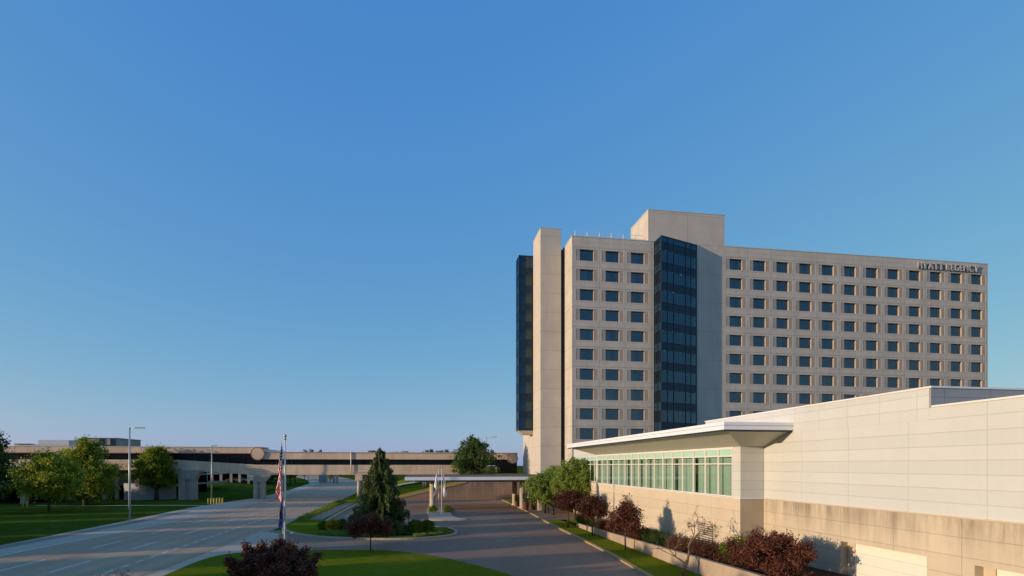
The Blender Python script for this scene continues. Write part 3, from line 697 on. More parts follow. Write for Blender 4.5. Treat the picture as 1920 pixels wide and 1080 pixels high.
# planter wall
def ph(y): return max(.5, 1.15 - (y - 33) * .024)
mb = MB(); yy = [19 + i*2.0 for i in range(22)]
for a, b in zip(yy, yy[1:]): mb.prism([(17.3, a), (17.62, a), (17.62, b), (17.3, b)], 0, [ph(a), ph(a), ph(b), ph(b)])
pw = tag(mb.build('planter_wall', panel_mat('weathered_planter_concrete', (.45, .345, .25), None, (3.0, 33, .03), None, .45, .6, .9, None, .3), None, (17.46, 40, 0)), 'long low weathered concrete planter wall between the lawn strip and the cream building', 'wall')
mb = MB()
for a, b in zip(yy, yy[1:]): mb.quad([(17.6, a, ph(a)-.1), (X2, a, ph(a)-.1), (X2, b, ph(b)-.1), (17.6, b, ph(b)-.1)])
struct('planting_bed', mb, M['mulch'])

# ------------------------------------------------------------------ porte cochere
pc = empty('porte_cochere', (8, 92, 0), 'flat white edged entrance canopy on round columns in front of the hotel', 'canopy')
mb = MB(); mb.box(-2.4, 22, 86.2, 101.9-2, 4.72, 5.22); mb.build('roof', M['fascia'], pc)
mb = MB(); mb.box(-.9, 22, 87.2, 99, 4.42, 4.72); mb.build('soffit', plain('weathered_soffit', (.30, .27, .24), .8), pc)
mb = MB(); mb.box(-2.3, 22, 99.9, 100.0, 4.4, 5.36); mb.box(-2.35, 22, 86.5, 99.9, 5.22, 5.24); mb.build('roof_edge', M['roofg'], pc)
for x, y in ((1.83, 89.4), (16.1, 88.75), (16.1, 96.0), (1.9, 96.6)):
    mb = MB(); mb.lathe(x, y, [(.50, .1), (.50, .3), (.42, .34), (.42, 4.42)], 24); mb.build('column', plain('painted_column', (.52, .43, .33), .7), pc)

# ------------------------------------------------------------------ elevated walkway
br = empty('elevated_walkway', (-30, 124, 0), 'long enclosed concrete walkway bridge with a dark glass strip crossing the road', 'bridge')
def xz(name, poly, y0, y1, mat, parent=br):      # extrude an outline in x-z along y
    mb = MB(); k = len(poly); n = 0
    mb.v = [(x, y0, z) for x, z in poly] + [(x, y1, z) for x, z in poly]
    mb.f = [tuple(range(k)), tuple(range(2*k-1, k-1, -1))] + [(i, (i+k), (i+1) % k + k, (i+1) % k) for i in range(k)]
    mb.m = [0]*len(mb.f); mb.sm = [False]*len(mb.f)
    return mb.build(name, mat, parent)
YB = 124.0
xz('lower_beam', [(-96, 6.07), (-49.4, 6.07), (-33.65, 4.98), (12.0, 4.98), (12, 7.08), (-33.65, 7.12), (-49.4, 8.14), (-96, 8.2)], YB, YB+5, M['bridge'])
xz('lower_beam', [(12.0, 4.98), (16.8, 5.6), (16.8, 6.6), (12.0, 7.08)], YB+.02, YB+5, M['bridge'])
xz('beam_lip', [(-33.65, 5.0), (12.0, 5.0), (12.0, 5.62), (-33.65, 5.62)], YB-.06, YB, M['bridge'])
xz('roof_fascia', [(-96, 9.55), (-34, 9.55), (-34, 10.72), (-96, 10.72)], YB-.1, YB+5.1, M['bridge'])
xz('red_stripe', [(-96, 9.40), (-34.2, 9.40), (-34.2, 9.56), (-96, 9.56)], YB-.13, YB+5.1, M['red'])
xz('roof_edge', [(-96, 10.72), (-32.6, 10.72), (-32.6, 10.84), (-96, 10.84)], YB-.2, YB+5.2, M['copper'])
xz('roof_fascia', [(-33.4, 8.28), (21.4, 8.28), (21.4, 9.62), (-33.4, 9.62)], YB-.1, YB+5.1, M['bridge'])
xz('red_stripe', [(-33.4, 9.60), (21.4, 9.60), (21.4, 9.76), (-33.4, 9.76)], YB-.13, YB+5.1, M['red'])
xz('roof_edge', [(-33.4, 9.76), (21.4, 9.76), (21.4, 9.84), (-33.4, 9.84)], YB-.18, YB+5.15, M['frame'])
xz('window_strip', [(-95.5, 8.1), (-49.3, 8.0), (-33.6, 7.0), (17, 7.0), (17, 5.2), (21.4, 5.2), (21.4, 8.4), (-33.4, 8.4), (-33.4, 9.5), (-95.5, 9.5)], YB+.35, YB+4.6, plain('dark_strip_glass', (.008, .010, .012), .25, .15, 0, .3, .4))
mb = MB()
x = -94.0
while x < 20:
    if x < -50: z0_, z1_ = 8.15, 9.45
    elif x < -34: z0_, z1_ = 7.1 + (-33.65 - x) / 15.75 * 1.0, 9.45
    else: z0_, z1_ = 7.1, 8.3
    mb.box(x-.04, x+.04, YB+.28, YB+.36, z0_, z1_); x += 3.2
mb.build('mullion', M['mullion'], br)
def disc(x, z, r, nm):
    mb = MB(); mb.tube([(x, YB-.35, z), (x, YB+5.3, z)], r, 40); d_ = mb.build(nm, M['bridge'], br)
    mb = MB(); n = 40
    for k in range(n):
        a, b = 6.2832*k/n, 6.2832*(k+1)/n
        mb.quad([(x+math.cos(q)*rr, YB-.37, z+math.sin(q)*rr) for q, rr in ((a, r-.12), (b, r-.12), (b, r+.04), (a, r+.04))])
    mb.build('disc_rim', M['red'], d_)
disc(-33.55, 9.45, 1.35, 'round_end_cap'); disc(20.3, 8.55, 1.15, 'round_end_cap')
mb = MB(); mb.tube([(-14.75, YB-.25, 5.3), (-14.75, YB-.25, 9.9)], .10, 8); mb.box(-14.95, -12.2, YB-.3, YB-.2, 5.5, 5.56); mb.build('downpipe', M['wpole'], br)
def pier(x, y, ztop, wstem=1.8, cap=3.4, dp=1.2, zb=0, zcap=1.5):
    mb = MB()
    mb.box(x-wstem/2, x-wstem*.12, y, y+dp, zb, ztop-zcap*.55); mb.box(x+wstem*.12, x+wstem/2, y, y+dp, zb, ztop-zcap*.55); mb.box(x-wstem*.12, x+wstem*.12, y+.35, y+dp-.2, zb, ztop-zcap*.55)
    pts = [(x-cap/2, ztop), (x-cap/2, ztop-.35), (x-wstem/2, ztop-zcap), (x+wstem/2, ztop-zcap), (x+cap/2, ztop-.35), (x+cap/2, ztop)]
    n = len(mb.v); k = len(pts); mb.v += [(a, y-.05, z) for a, z in pts] + [(a, y+dp+.05, z) for a, z in pts]
    fs = [tuple(range(n, n+k))[::-1], tuple(range(n+k, n+2*k))] + [(n+i, n+(i+1) % k, n+(i+1) % k+k, n+i+k) for i in range(k)]
    mb.f += fs; mb.m += [0]*len(fs); mb.sm += [False]*len(fs)
    return mb.build('pier', M['pier'], br)
pier(-33.1, 122.9, 4.98, 2.2, 4.2); pier(gx(352, 123), 122.6, 6.0, 3.2, 5.0, 1.4, 0, 1.9); pier(-12.6, 124.9, 4.98, 1.5, 1.9); pier(.75, 125.2, 4.98, .8, 1.0, .8)
mb = MB(); mb.box(-35.3, -34.1, 122.5, 124.5, 3.9, 4.97); mb.box(-13.9, -12.4, 123.7, 124.9, 3.75, 4.97); mb.build('bearing_block', M['bridge'], br)
mb = MB(); mb.tube([(-13.1, 124.1, 0), (-13.1, 124.1, 3.8)], .42, 16); mb.build('round_column', M['pier'], br)

# ------------------------------------------------------------------ parking garage on the left
gar = empty('parking_garage', (-75, 128, 0), 'multi level concrete parking garage in shade behind the trees at the left', 'garage')
GX0, GX1 = -110, -51
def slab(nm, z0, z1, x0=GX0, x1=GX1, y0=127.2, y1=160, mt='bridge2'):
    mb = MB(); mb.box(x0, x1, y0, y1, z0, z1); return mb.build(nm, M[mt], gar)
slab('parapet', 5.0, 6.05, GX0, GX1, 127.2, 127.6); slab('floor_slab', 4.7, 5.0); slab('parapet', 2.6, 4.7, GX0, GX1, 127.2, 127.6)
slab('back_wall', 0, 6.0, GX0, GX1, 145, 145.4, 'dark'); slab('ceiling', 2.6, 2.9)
for i in range(10):
    mb = MB(); x = -108 + i*6.2; mb.box(x, x+.8, 127.0, 127.9, 0, 6.0); mb.build('column', M['bridge2'], gar)
mb = MB(); mb.box(gx(218,127), gx(224,127), 126.4, 127.0, 0, 6.0); mb.build('column', M['bridge2'], gar)
mb = MB(); mb.box(-71.2, -69.6, 123.7, 123.95, 8.2, 9.5); mb.build('lit_panel', M['frame'], br)
# nearer sloping ramp at the far left
rp = empty('entry_ramp', (-84, 112, 0), 'sloping concrete entry ramp parapet at the left edge below the dark tree', 'ramp')
mb = MB(); mb.prism([(-110, 114), (-70, 114), (-70, 114.4), (-110, 114.4)], [2.0, 3.0, 3.0, 2.0], [3.9, 4.6, 4.6, 3.9]); mb.prism([(-110, 114.4), (-70, 114.4), (-70, 122), (-110, 122)], [2.0, 3.0, 3.0, 2.0], [2.5, 3.4, 3.4, 2.5]); mb.build('parapet', M['bridge2'], rp)
for x in (-104, -96, -88, -80, -72):
    mb = MB(); mb.box(x, x+.9, 115, 116, 0, 3); mb.build('column', M['bridge2'], rp)
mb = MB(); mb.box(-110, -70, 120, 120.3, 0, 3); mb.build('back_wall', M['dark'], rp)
# curved ribbed enclosure
mb = MB(); cx, cy, rr = -55.3, 128.2, 5.3
pts = [(cx + rr*math.cos(a), cy + rr*.95*math.sin(a)) for a in [R(200 + i*7) for i in range(21)]]
mb.prism(pts, 0, 3.35); en = tag(mb.build('curved_enclosure', M['siding'], None, (-55, 124, 0)), 'curved pale grey ribbed enclosure wall behind the rounded tree', 'enclosure')
# wide pier and dark garage beyond the walkway
fg = empty('far_garage', (-72, 185, 1.6), 'dark open parking deck with slim columns seen under the walkway', 'garage')
mb = MB(); mb.box(gx(330, 165), gx(384, 165), 165, 167, 0, 6.0); mb.build('end_wall', M['pier'], fg)
mb = MB(); mb.box(-112, gx(482, 187), 186, 222, 5.6, 7.2); mb.build('deck', M['bridge2'], fg)
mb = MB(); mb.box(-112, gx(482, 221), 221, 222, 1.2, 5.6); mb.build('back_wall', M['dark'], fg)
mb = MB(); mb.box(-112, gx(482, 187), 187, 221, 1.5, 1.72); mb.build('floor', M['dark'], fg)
for px in (397, 414, 433, 449, 466, 478):
    mb = MB(); x = gx(px, 187); mb.box(x-.35, x+.35, 187, 187.7, 1.2, 5.6); mb.build('column', M['pier'], fg)
# ------------------------------------------------------------------ plants
def leaf_cloud(seed, lobes, clumps, per, rc, size, up=.35, droop=0., aspect=.55, shell=.75, flat=1.0):
    """leaf quads gathered in clumps spread over ellipsoid lobes: (cx,cy,cz,rx,ry,rz,weight)"""
    g = np.random.default_rng(seed); V = []
    wt = np.array([l[6] if len(l) > 6 else l[3]*l[4]*l[5] for l in lobes]); wt = wt / wt.sum()
    idx = g.choice(len(lobes), clumps, p=wt)
    L = np.array([l[:6] for l in lobes])[idx]
    d = g.normal(size=(clumps, 3)); d /= np.linalg.norm(d, axis=1, keepdims=True)
    rad = np.where(g.random(clumps) < shell, g.uniform(.78, 1.08, clumps), g.uniform(.2, .85, clumps))
    cc = L[:, :3] + d * rad[:, None] * L[:, 3:6]
    csz = g.uniform(.6, 1.25, clumps) * rc
    c = np.repeat(cc, per, 0); s = np.repeat(csz, per)
    N = len(c)
    off = g.normal(size=(N, 3)) * s[:, None] * .5; off[:, 2] *= flat
    p = c + off
    nrm = g.normal(size=(N, 3)); nrm[:, 2] += up * 2; nrm += np.repeat(d, per, 0) * .8
    nrm /= np.linalg.norm(nrm, axis=1, keepdims=True)
    t = g.normal(size=(N, 3)); t[:, 2] -= droop * 3; t -= nrm * (t * nrm).sum(1, keepdims=True); t /= np.linalg.norm(t, axis=1, keepdims=True)
    b = np.cross(nrm, t); ls = size * g.uniform(.6, 1.35, N)
    q = np.stack([p - t*ls[:, None]*.5, p + b*(ls*aspect)[:, None]*.5, p + t*ls[:, None]*.55, p - b*(ls*aspect)[:, None]*.5], 1)
    return q.reshape(-1, 3)
def np_mesh(name, verts, mat, parent=None, loc=(0, 0, 0)):
    n = len(verts) // 4; me = bpy.data.meshes.new(name)
    me.vertices.add(len(verts)); me.vertices.foreach_set('co', np.asarray(verts, np.float32).ravel())
    me.loops.add(n*4); me.loops.foreach_set('vertex_index', np.arange(n*4, dtype=np.int32))
    me.polygons.add(n); me.polygons.foreach_set('loop_start', np.arange(0, n*4, 4, dtype=np.int32)); me.polygons.foreach_set('loop_total', np.full(n, 4, np.int32))
    me.update(calc_edges=True); me.materials.append(mat)
    o = bpy.data.objects.new(name, me); col.objects.link(o); o.location = loc
    if parent is not None: o.parent = parent
    return o
def trunk_mb(seed, lobes, h0, r, lean=0, base=None, sides=8, branches=None):
    g = random.Random(seed); mb = MB()
    top = max(l[2] for l in lobes)
    bx, by = (base or (0, 0))
    pts = [(bx, by, -.05), (bx*.9 + g.uniform(-.05, .05), by*.9, h0*.5), (lean*.4, g.uniform(-.08, .08), h0), (lean, g.uniform(-.2, .2), (h0+top)/2), (lean*1.2, 0, top)]
    mb.tube(pts, [r*1.3, r, r*.85, r*.5, r*.15], sides)
    for l in lobes:
        for q in range(branches or 2):
            a = g.uniform(0, 6.28); e = Vector((l[0] + math.cos(a)*l[3]*.75, l[1] + math.sin(a)*l[4]*.75, l[2] + g.uniform(-.3, .7)*l[5]))
            z0 = g.uniform(h0*.85, max(h0, e.z*.7)); s0 = Vector((lean*.5, 0, z0)); m_ = s0.lerp(e, .5) + Vector((0, 0, .12*(e - s0).length))
            mb.tube([s0, m_, e], [r*.42, r*.25, r*.06], 5)
    return mb
def tree(name, x, y, z, label, cat, lobes, clumps, per, rc, size, mat, h0, r, seed=1, group=None, bark='bark', **kw):
    t = empty(name, (x, y, z), label, cat, group)
    tk = {k: kw.pop(k) for k in ('lean', 'base', 'branches') if k in kw}
    mb = trunk_mb(seed, lobes, h0, r, **tk); o = mb.build('trunk', M[bark], None); o.parent = t
    np_mesh('crown', leaf_cloud(seed, lobes, clumps, per, rc, size, **kw), M[mat], t)
    return t
def onx(px, y): return gx(px, y)

# left lawn trees
def round_lobes(rx, rz, zc, seed, n=9):
    g = random.Random(seed); L = [(0, 0, zc, rx*.72, rx*.72, rz*.8, 3.0)]
    for i in range(n):
        a = i*2.4 + g.uniform(-.3, .3); zz = g.uniform(-.7, .75); k = math.sqrt(1 - zz*zz)*rx*.62
        L.append((math.cos(a)*k, math.sin(a)*k, zc + zz*rz*.75, rx*g.uniform(.26, .42), rx*g.uniform(.26, .42), rz*g.uniform(.22, .34), .8))
    return L
def tiers(rx, z0, z1, seed, n=16):       # maple made of horizontal shelves
    g = random.Random(seed); L = []
    for i in range(n):
        f = i/(n-1); z = z0 + (z1-z0)*f; env = rx*math.sin(min(1, (1-f)*1.25+.12)*1.571)**.8*(.65+.35*min(1, f*3+.4)); a = i*2.39996
        k = env*.55*g.uniform(.5, 1.15); L.append((math.cos(a)*k, math.sin(a)*k, z, env*g.uniform(.38, .55), env*g.uniform(.38, .55), (z1-z0)*.07, 1.0+env*.3))
    L.append((0, 0, z1+.35, rx*.1, rx*.1, .6, .3)); return L
tx, ty = G(92, 960)
tree('maple_tree', tx, ty, 0, 'wide yellow green maple in front of the garage, its trunk on the left lawn', 'tree', tiers(5.6, 2.6, 8.4, 3, 22), 420, 34, .75, .34, 'maple_y', 2.2, .16, 3)
tx, ty = G(163, 947)
tree('maple_tree', tx, ty, 0, 'tallest yellow green maple on the left lawn, just left of the lamp pole', 'tree', tiers(5.0, 1.8, 10.9, 5, 26), 500, 34, .8, .38, 'maple_y', 1.6, .2, 5)
tx, ty = G(120, 943)
tree('maple_tree', tx, ty, 0, 'darker maple half hidden between the two yellow green maples', 'tree', tiers(4.2, 2.4, 8.8, 15, 16), 260, 30, .8, .38, 'maple', 2.2, .16, 15)
tx, ty = G(294, 938)
tree('maple_tree', tx, ty, 0, 'rounded green maple before the curved ribbed enclosure', 'tree', tiers(5.3, 3.4, 10.0, 7, 22), 480, 34, .8, .40, 'maple', 2.8, .38, 7)
tx, ty = G(-12, 962)
tree('leafy_tree', tx, ty, 0, 'dark green tree cut off by the left edge of the photo', 'tree', tiers(3.7, 3.0, 11.2, 9, 20), 300, 30, .7, .34, 'dkgreen', 2.4, .22, 9)
# tall tree behind the porte cochere
tx = gx(888, 118)
tree('leafy_tree', tx, 118, 3.6, 'full dark green tree rising behind the white entrance canopy beside the hotel', 'tree', tiers(6.0, 1.0, 8.8, 12, 26), 400, 32, .62, .40, 'broad', 1.0, .28, 12)
# pear trees beside the conference building
for (px_, y_, rx_, rz_, zc_, sd, lb) in ((1022, 79, 3.2, 2.7, 3.5, 21, 'bushy bright green pear tree left of the other, beside the canopy columns'), (1078, 74, 3.4, 3.5, 4.9, 22, 'tallest bright green pear tree touching the far end of the cream building'), (1052, 82, 3.2, 2.9, 4.3, 23, 'green pear tree standing behind and between the two front pear trees')):
    tree('pear_tree', gx(px_, y_), y_, .14, lb, 'tree', round_lobes(rx_, rz_, zc_, sd, 15), 460, 36, .44, .30, 'pear', 1.3, .13, sd, 'pear trees by the conference building')
# small maroon trees along the lawn strip
specs = [(1065, 989, 1.9, 1.25, 3.1, 'maroon_d', 'darkest domed maroon tree, farthest along the lawn strip beside the paving'),
         (1111, 1005, 1.7, 1.35, 2.9, 'maroon_d', 'second maroon tree, round headed, standing before the planter wall'),
         (1173, 1031, 1.75, 1.2, 2.65, 'maroon', 'wide spiky maroon tree near the middle of the planter wall')]
for i, (px_, py_, rx_, rz_, zc_, mt, lb) in enumerate(specs):
    x_, y_ = G(px_, py_, .12)
    L = tiers(rx_, zc_-rz_*.7, zc_+rz_*.75, 30+i, 12) if i == 2 else round_lobes(rx_, rz_, zc_, 30+i, 9)
    tree('maroon_plum_tree', x_, y_, .12, lb, 'tree', L, 300, 34, .42, .15, mt, zc_-rz_*.75, .065, 30+i, 'maroon trees along the lawn strip')
x_, y_ = G(695, 1033, .1)
tree('maroon_plum_tree', x_, y_, .1, 'small low branching maroon tree at the edge of the foreground lawn, before the spruce', 'tree', [(-.9,0,2.1,.9,.8,.45,1),(.6,.2,2.2,.9,.8,.5,1),(0,-.2,2.55,.8,.8,.4,1),(1.15,.1,1.65,.5,.5,.3,.6),(-1.2,0,1.6,.5,.5,.35,.6),(.2,.3,1.7,.8,.7,.3,.6)], 260, 34, .35, .14, 'maroon', 1.1, .05, 41, None)
# foreground bushes
def onspot(px, Z): a = ray(px); return a[0]*Z, a[1]*Z
def spiky(rx, ry, h, seed, n=34, z0=.3):
    g = random.Random(seed); L = []
    for i in range(n):
        a = g.uniform(0, 6.28); f = math.sqrt(g.random()); k = f*.85; zz = h*(1-.55*f*f)*g.uniform(.35, 1.0)
        L.append((math.cos(a)*rx*k, math.sin(a)*ry*k, max(z0, zz), rx*g.uniform(.10, .22), ry*g.uniform(.10, .22), h*g.uniform(.08, .16), 1))
    for i in range(34):
        a = g.uniform(0, 6.28); f = g.uniform(.25, .95); bx, by, bz = math.cos(a)*rx*f, math.sin(a)*ry*f, h*(.95-.5*f*f)
        dz = g.uniform(.25, .9); ln = g.uniform(.25, .6)
        for k in range(4):
            L.append((bx + math.cos(a)*ln*k*.28*f, by + math.sin(a)*ln*k*.28*f, bz + dz*ln*k*.4, .09, .09, .13, .55 - .1*k))
    return L
x_, y_ = onspot(512, 29.5)
L = spiky(2.5, 2.2, 2.65, 51, 44)
tree('maroon_maple_bush', x_, y_, .0, 'big spiky maroon bush at the bottom edge in front of the flagpole', 'bush', L, 1000, 36, .24, .13, 'maroon', .3, .09, 51, None, branches=1, up=.2)
x_, y_ = 18.75, 27.4
tree('maroon_maple_bush', x_, y_, .9, 'large maroon bush at the bottom right against the stone wall', 'bush', spiky(1.6, 2.6, 2.15, 53), 620, 36, .30, .12, 'maroon', .3, .07, 53, None, branches=1, up=.2)
x_, y_ = 19.2, 31.4
tree('round_green_bush', x_, y_, .9, 'rounded green bush behind the large maroon bush by the corner', 'bush', [(0,0,.75,1.15,1.15,1.0,3)], 260, 40, .22, .10, 'shrub', .2, .05, 54, None, branches=1)
x_, y_ = onspot(205, 24)
tree('twiggy_shrub', x_, y_, 0, 'bare twiggy shrub tips poking up at the bottom left edge over the road', 'bush', spiky(1.5, 1.2, 2.15, 55, 20), 120, 16, .25, .07, 'dry', .3, .04, 55, None, branches=2)
# low hedge shrubs in the planter
for i, (y_, rx, mt, lb) in enumerate(((45.6, 1.6, 'maroon_d', 'low dark maroon hedge shrub behind the planter wall beyond the bare tree'), (42.4, 1.5, 'dkgreen', 'low dark green hedge shrub behind the planter wall among maroon ones'), (37.6, 1.4, 'dry', 'low brownish shrub left of the bare tree trunk'), (33.6, 1.7, 'maroon_d', 'low dark maroon hedge shrub right of the bare tree'), (30.6, 1.4, 'maroon_d', 'low maroon hedge shrub nearest the large maroon bush'), (54.5, 1.5, 'maroon_d', 'low dark shrub under the round headed maroon trees'), (62.5, 1.5, 'dkgreen', 'low dark green shrub under the farthest maroon tree'))):
    tree('hedge_shrub', 18.7, y_, ph(y_)-.15, lb, 'shrub', [(0,-.6,.45,.85,rx,.55,1),(0,.9,.4,.8,rx*.8,.5,1)], 200, 34, .22, .10, mt, .15, .04, 60+i, 'low shrubs in the planter bed', branches=2)
# bare tree
def bare_tree(x, y, z, label):
    t = empty('bare_tree', (x, y, z), label, 'tree'); g = random.Random(77); mb = MB(); tips = []
    def grow(p, d, ln, r, dep):
        q = p + d*ln; m_ = p + d*ln*.5 + Vector((g.uniform(-1,1), g.uniform(-1,1), g.uniform(-.3,.6)))*ln*.09
        mb.tube([p, m_, q], [r, r*.8, r*.62], 6 if dep < 3 else 4, 0, dep > 4)
        if dep >= 6: tips.append(q); return
        for k in range(3 if dep in (0, 2, 4) else 2):
            a = g.uniform(0, 6.28); sp = g.uniform(.35, .8) if dep else g.uniform(.45, .75)
            o_ = d.orthogonal().normalized(); o_ = (o_*math.cos(a) + d.cross(o_)*math.sin(a))
            nd = (d*math.cos(sp) + o_*math.sin(sp)); nd.z = nd.z*.7 + (.20 if dep < 2 else -.04); nd.normalize()
            grow(q, nd, ln*g.uniform(.66, .86), r*.62, dep+1)
    mb.tube([(0, 0, -.1), (.12, -.05, .5), (.30, -.1, .95)], [.15, .12, .11], 8)
    grow(Vector((.30, -.1, .95)), Vector((.1, 0, 1)).normalized(), .95, .085, 0); grow(Vector((.2, -.08, .7)), Vector((-.75, .1, .55)).normalized(), .8, .06, 2)
    o = mb.build('trunk', M['bark_l'], None); o.parent = t
    gg = np.random.default_rng(5); V = []
    sel = [p for p in tips if g.random() < .22]
    L = [(p.x, p.y, p.z, .05, .05, .05, 1) for p in sel]
    np_mesh('crown', leaf_cloud(6, L, 90, 7, .10, .07), M['dry'], t)
x_, y_ = G(1279, 1079, .12)
bare_tree(x_, y_, .12, 'nearly leafless pale twisted tree on the lawn strip nearest the camera')
# weeping spruce
def spruce(x, y, z, H_, Rb, label, seed=91, n=165):
    t = empty('weeping_spruce', (x, y, z), label, 'tree'); g = np.random.default_rng(seed); tk = MB()
    tk.tube([(0, 0, -.05), (0, 0, H_*.5), (.05, 0, H_*.98)], [.2, .12, .03], 8); out = []
    for i in range(n):
        f = (i+.5)/n; zz = .35 + (H_-.5)*f**1.05; env = Rb*(1-f)**.72*g.uniform(.6, 1.15) + .12; a = i*2.39996 + g.uniform(-.3, .3)
        tip = np.array([math.cos(a)*env, math.sin(a)*env, zz - env*.12 + g.uniform(-.1, .25)]); root_ = np.array([0, 0, zz + .1])
        if i % 3 == 0: tk.tube([tuple(root_), tuple((root_+tip)/2 + np.array([0, 0, .12])), tuple(tip)], [.035, .025, .008], 4)
        m = int(60 + env*95); u = g.random(m)**.6
        base = root_ + (tip-root_)*u[:, None]; base[:, 2] += np.sin(u*3.14)*.12
        hang = g.random(m)**1.4 * (.30 + .50*u) * min(1., .45 + env*.5)
        p = base + g.normal(size=(m, 3))*.055; p[:, 2] -= hang
        tdir = np.stack([g.normal(size=m)*.28, g.normal(size=m)*.28, -np.ones(m)], 1); tdir /= np.linalg.norm(tdir, axis=1, keepdims=True)
        ang = g.uniform(0, 6.28, m); b = np.stack([np.cos(ang), np.sin(ang), np.zeros(m)], 1); ls = g.uniform(.16, .34, m)
        out.append(np.stack([p - tdir*ls[:, None]*.5, p + b*(ls*.17)[:, None], p + tdir*ls[:, None]*.5, p - b*(ls*.17)[:, None]], 1).reshape(-1, 3))
    o = tk.build('trunk', M['bark'], None); o.parent = t
    np_mesh('crown', np.concatenate(out), M['spruce'], t)
spruce(*G(713, 1001, .12), .12, 8.5, 3.2, 'tall weeping blue green spruce on the mulched island by the driveway')
for px_, py_, s_, lb in ((668, 997, 1.35, 'low drooping dark evergreen at the left foot of the weeping spruce'), (741, 1000, 1.5, 'low drooping dark evergreen at the right foot of the weeping spruce')):
    x_, y_ = G(px_, py_, .12)
    tree('low_evergreen', x_, y_, .12, lb, 'shrub', [(0,0,.9,.95,.9,.8,2),(.3,0,1.6*s_/1.4,.5,.5,.4,.6),(-.2,0,.5,1.15,1.1,.45,1)], 240, 40, .25, .15, 'spruce', .2, .05, int(px_), droop=.8, aspect=.35, branches=1)
def ball(px_, py_, rr, hh, mat, label, seed):
    x_, y_ = G(px_, py_, .13)
    tree('clipped_bush', x_, y_, .12, label, 'shrub', [(0,0,hh*.5,rr,rr,hh*.55,1)], 420, 36, .12, .075, mat, .1, .04, seed, 'clipped bushes on the island', branches=1, shell=.93)
ball(625, 994, .72, 1.05, 'gold', 'clipped golden yellow bush left of the spruce', 201)
ball(641, 993, .62, 1.05, 'shrub', 'clipped green bush just right of the golden one', 202)
ball(608, 992, .60, .80, 'shrub', 'clipped green bush just left of the golden one', 203)
ball(779, 1001, .78, 1.35, 'shrub', 'larger clipped green ball bush right of the spruce', 204)
ball(801, 999, .72, 1.25, 'shrub', 'smaller clipped green ball bush farther right of the spruce', 205)
ball(757, 999, .45, .75, 'maroon_d', 'small dark round bush tucked between the spruce and the green balls', 206)
# ground cover
def cover(name, pts, mat, seed, h, n):
    g = np.random.default_rng(seed); P = np.array(pts); lo, hi = P.min(0), P.max(0); q = g.uniform(lo, hi, (n*3, 2))
    ins = np.zeros(len(q), bool); j = len(P)-1
    for i in range(len(P)):
        c_ = ((P[i,1] > q[:,1]) != (P[j,1] > q[:,1])) & (q[:,0] < (P[j,0]-P[i,0])*(q[:,1]-P[i,1])/(P[j,1]-P[i,1]+1e-9)+P[i,0]); ins ^= c_; j = i
    q = q[ins][:n]; m = len(q); hh = h*(.55+.45*np.array([noise.noise((a*1.3, b*1.3, seed)) for a, b in q]))
    p = np.stack([q[:,0], q[:,1], .13 + g.random(m)*hh], 1)
    d = g.normal(size=(m, 3)); d[:,2] = np.abs(d[:,2])+.4; d /= np.linalg.norm(d, axis=1, keepdims=True)
    b = np.cross(d, g.normal(size=(m, 3))); b /= np.linalg.norm(b, axis=1, keepdims=True); ls = g.uniform(.08, .17, m)
    v = np.stack([p-d*ls[:,None]*.5, p+b*ls[:,None]*.25, p+d*ls[:,None]*.6, p-b*ls[:,None]*.25], 1).reshape(-1, 3)
    o = np_mesh(name, v, M[mat]); return tag(o, kind='stuff')
tag(cover('ground_cover', smooth([(-10.2, 57.4), (-7.5, 55.9), (-5, 54.8), (-3.5, 55), (-4.5, 57.6), (-7, 59.6), (-9.5, 60.3)]), 'cover', 5, .45, 7000), 'bright green leafy ground cover at the left front of the island', 'ground cover')
tag(cover('ground_cover', smooth([(-.6, 54.4), (1.2, 54.7), (2.6, 56), (3.2, 58), (2.8, 60.5), (1.9, 60), (1.5, 57.6), (.1, 56.2), (-.8, 55.4)]), 'cover', 6, .42, 6000), 'strappy green ground cover at the right tip of the island', 'ground cover')
tag(cover('median_plants', [(-15.2, 72), (-13.9, 72), (-13.6, 108), (-15.2, 108)], 'shrub', 7, .9, 9000), 'leafy green plants along the road side of the gravel median', 'plants')
# street trees behind the walkway, distant tree row, small things beyond
def small_tree(nm, x, y, z, h, lb, mat, sd, grp=None, clumps=110, cat='tree'):
    return tree(nm, x, y, z, lb, cat, round_lobes(h*.36, h*.36, h*.62, sd, 8), clumps, 22, h*.09, h*.06, mat, h*.32, h*.022, sd, grp)
for i, (px_, py_, h, lb) in enumerate(((505, 913, 7, 'leftmost small tree on the grass under the walkway'), (521, 908, 7.5, 'small dark tree just left of the flagpole under the walkway'), (553, 905, 8, 'small tree just right of the flag under the walkway'), (545, 910, 6.5, 'short tree nearest the flag on the grass beyond the walkway'), (571, 902, 8, 'small tree left of the grey booth beyond the walkway'))):
    x_, y_ = G(px_, py_); small_tree('park_tree', x_, y_, 0, h, lb, 'dkgreen', 300+i, 'small trees beyond the walkway')
ft = tree('distant_tree', gx(700, 420), 420, 0, 'small dark tree far off, only its top showing over the walkway roof', 'tree', round_lobes(6, 7, 11, 400, 7), 150, 20, 1.6, 1.0, 'far', 4, .4, 400, 'distant trees over the walkway roof')
fc = empty('distant_conifer', (gx(577, 430), 430, 0), 'small dark conifer far off, its pointed top over the walkway roof', 'tree', 'distant trees over the walkway roof')
mb = MB(); mb.tube([(0, 0, 0), (0, 0, 18)], [.4, .05], 6); o = mb.build('trunk', M['bark'], None); o.parent = fc
np_mesh('crown', leaf_cloud(9, [(0, 0, 3+i*1.7, 4.2*(1-i/9.5), 4.2*(1-i/9.5), 1.1, 1-i/12) for i in range(9)], 150, 20, 1.2, .9), M['far'], fc)
rg = random.Random(2)
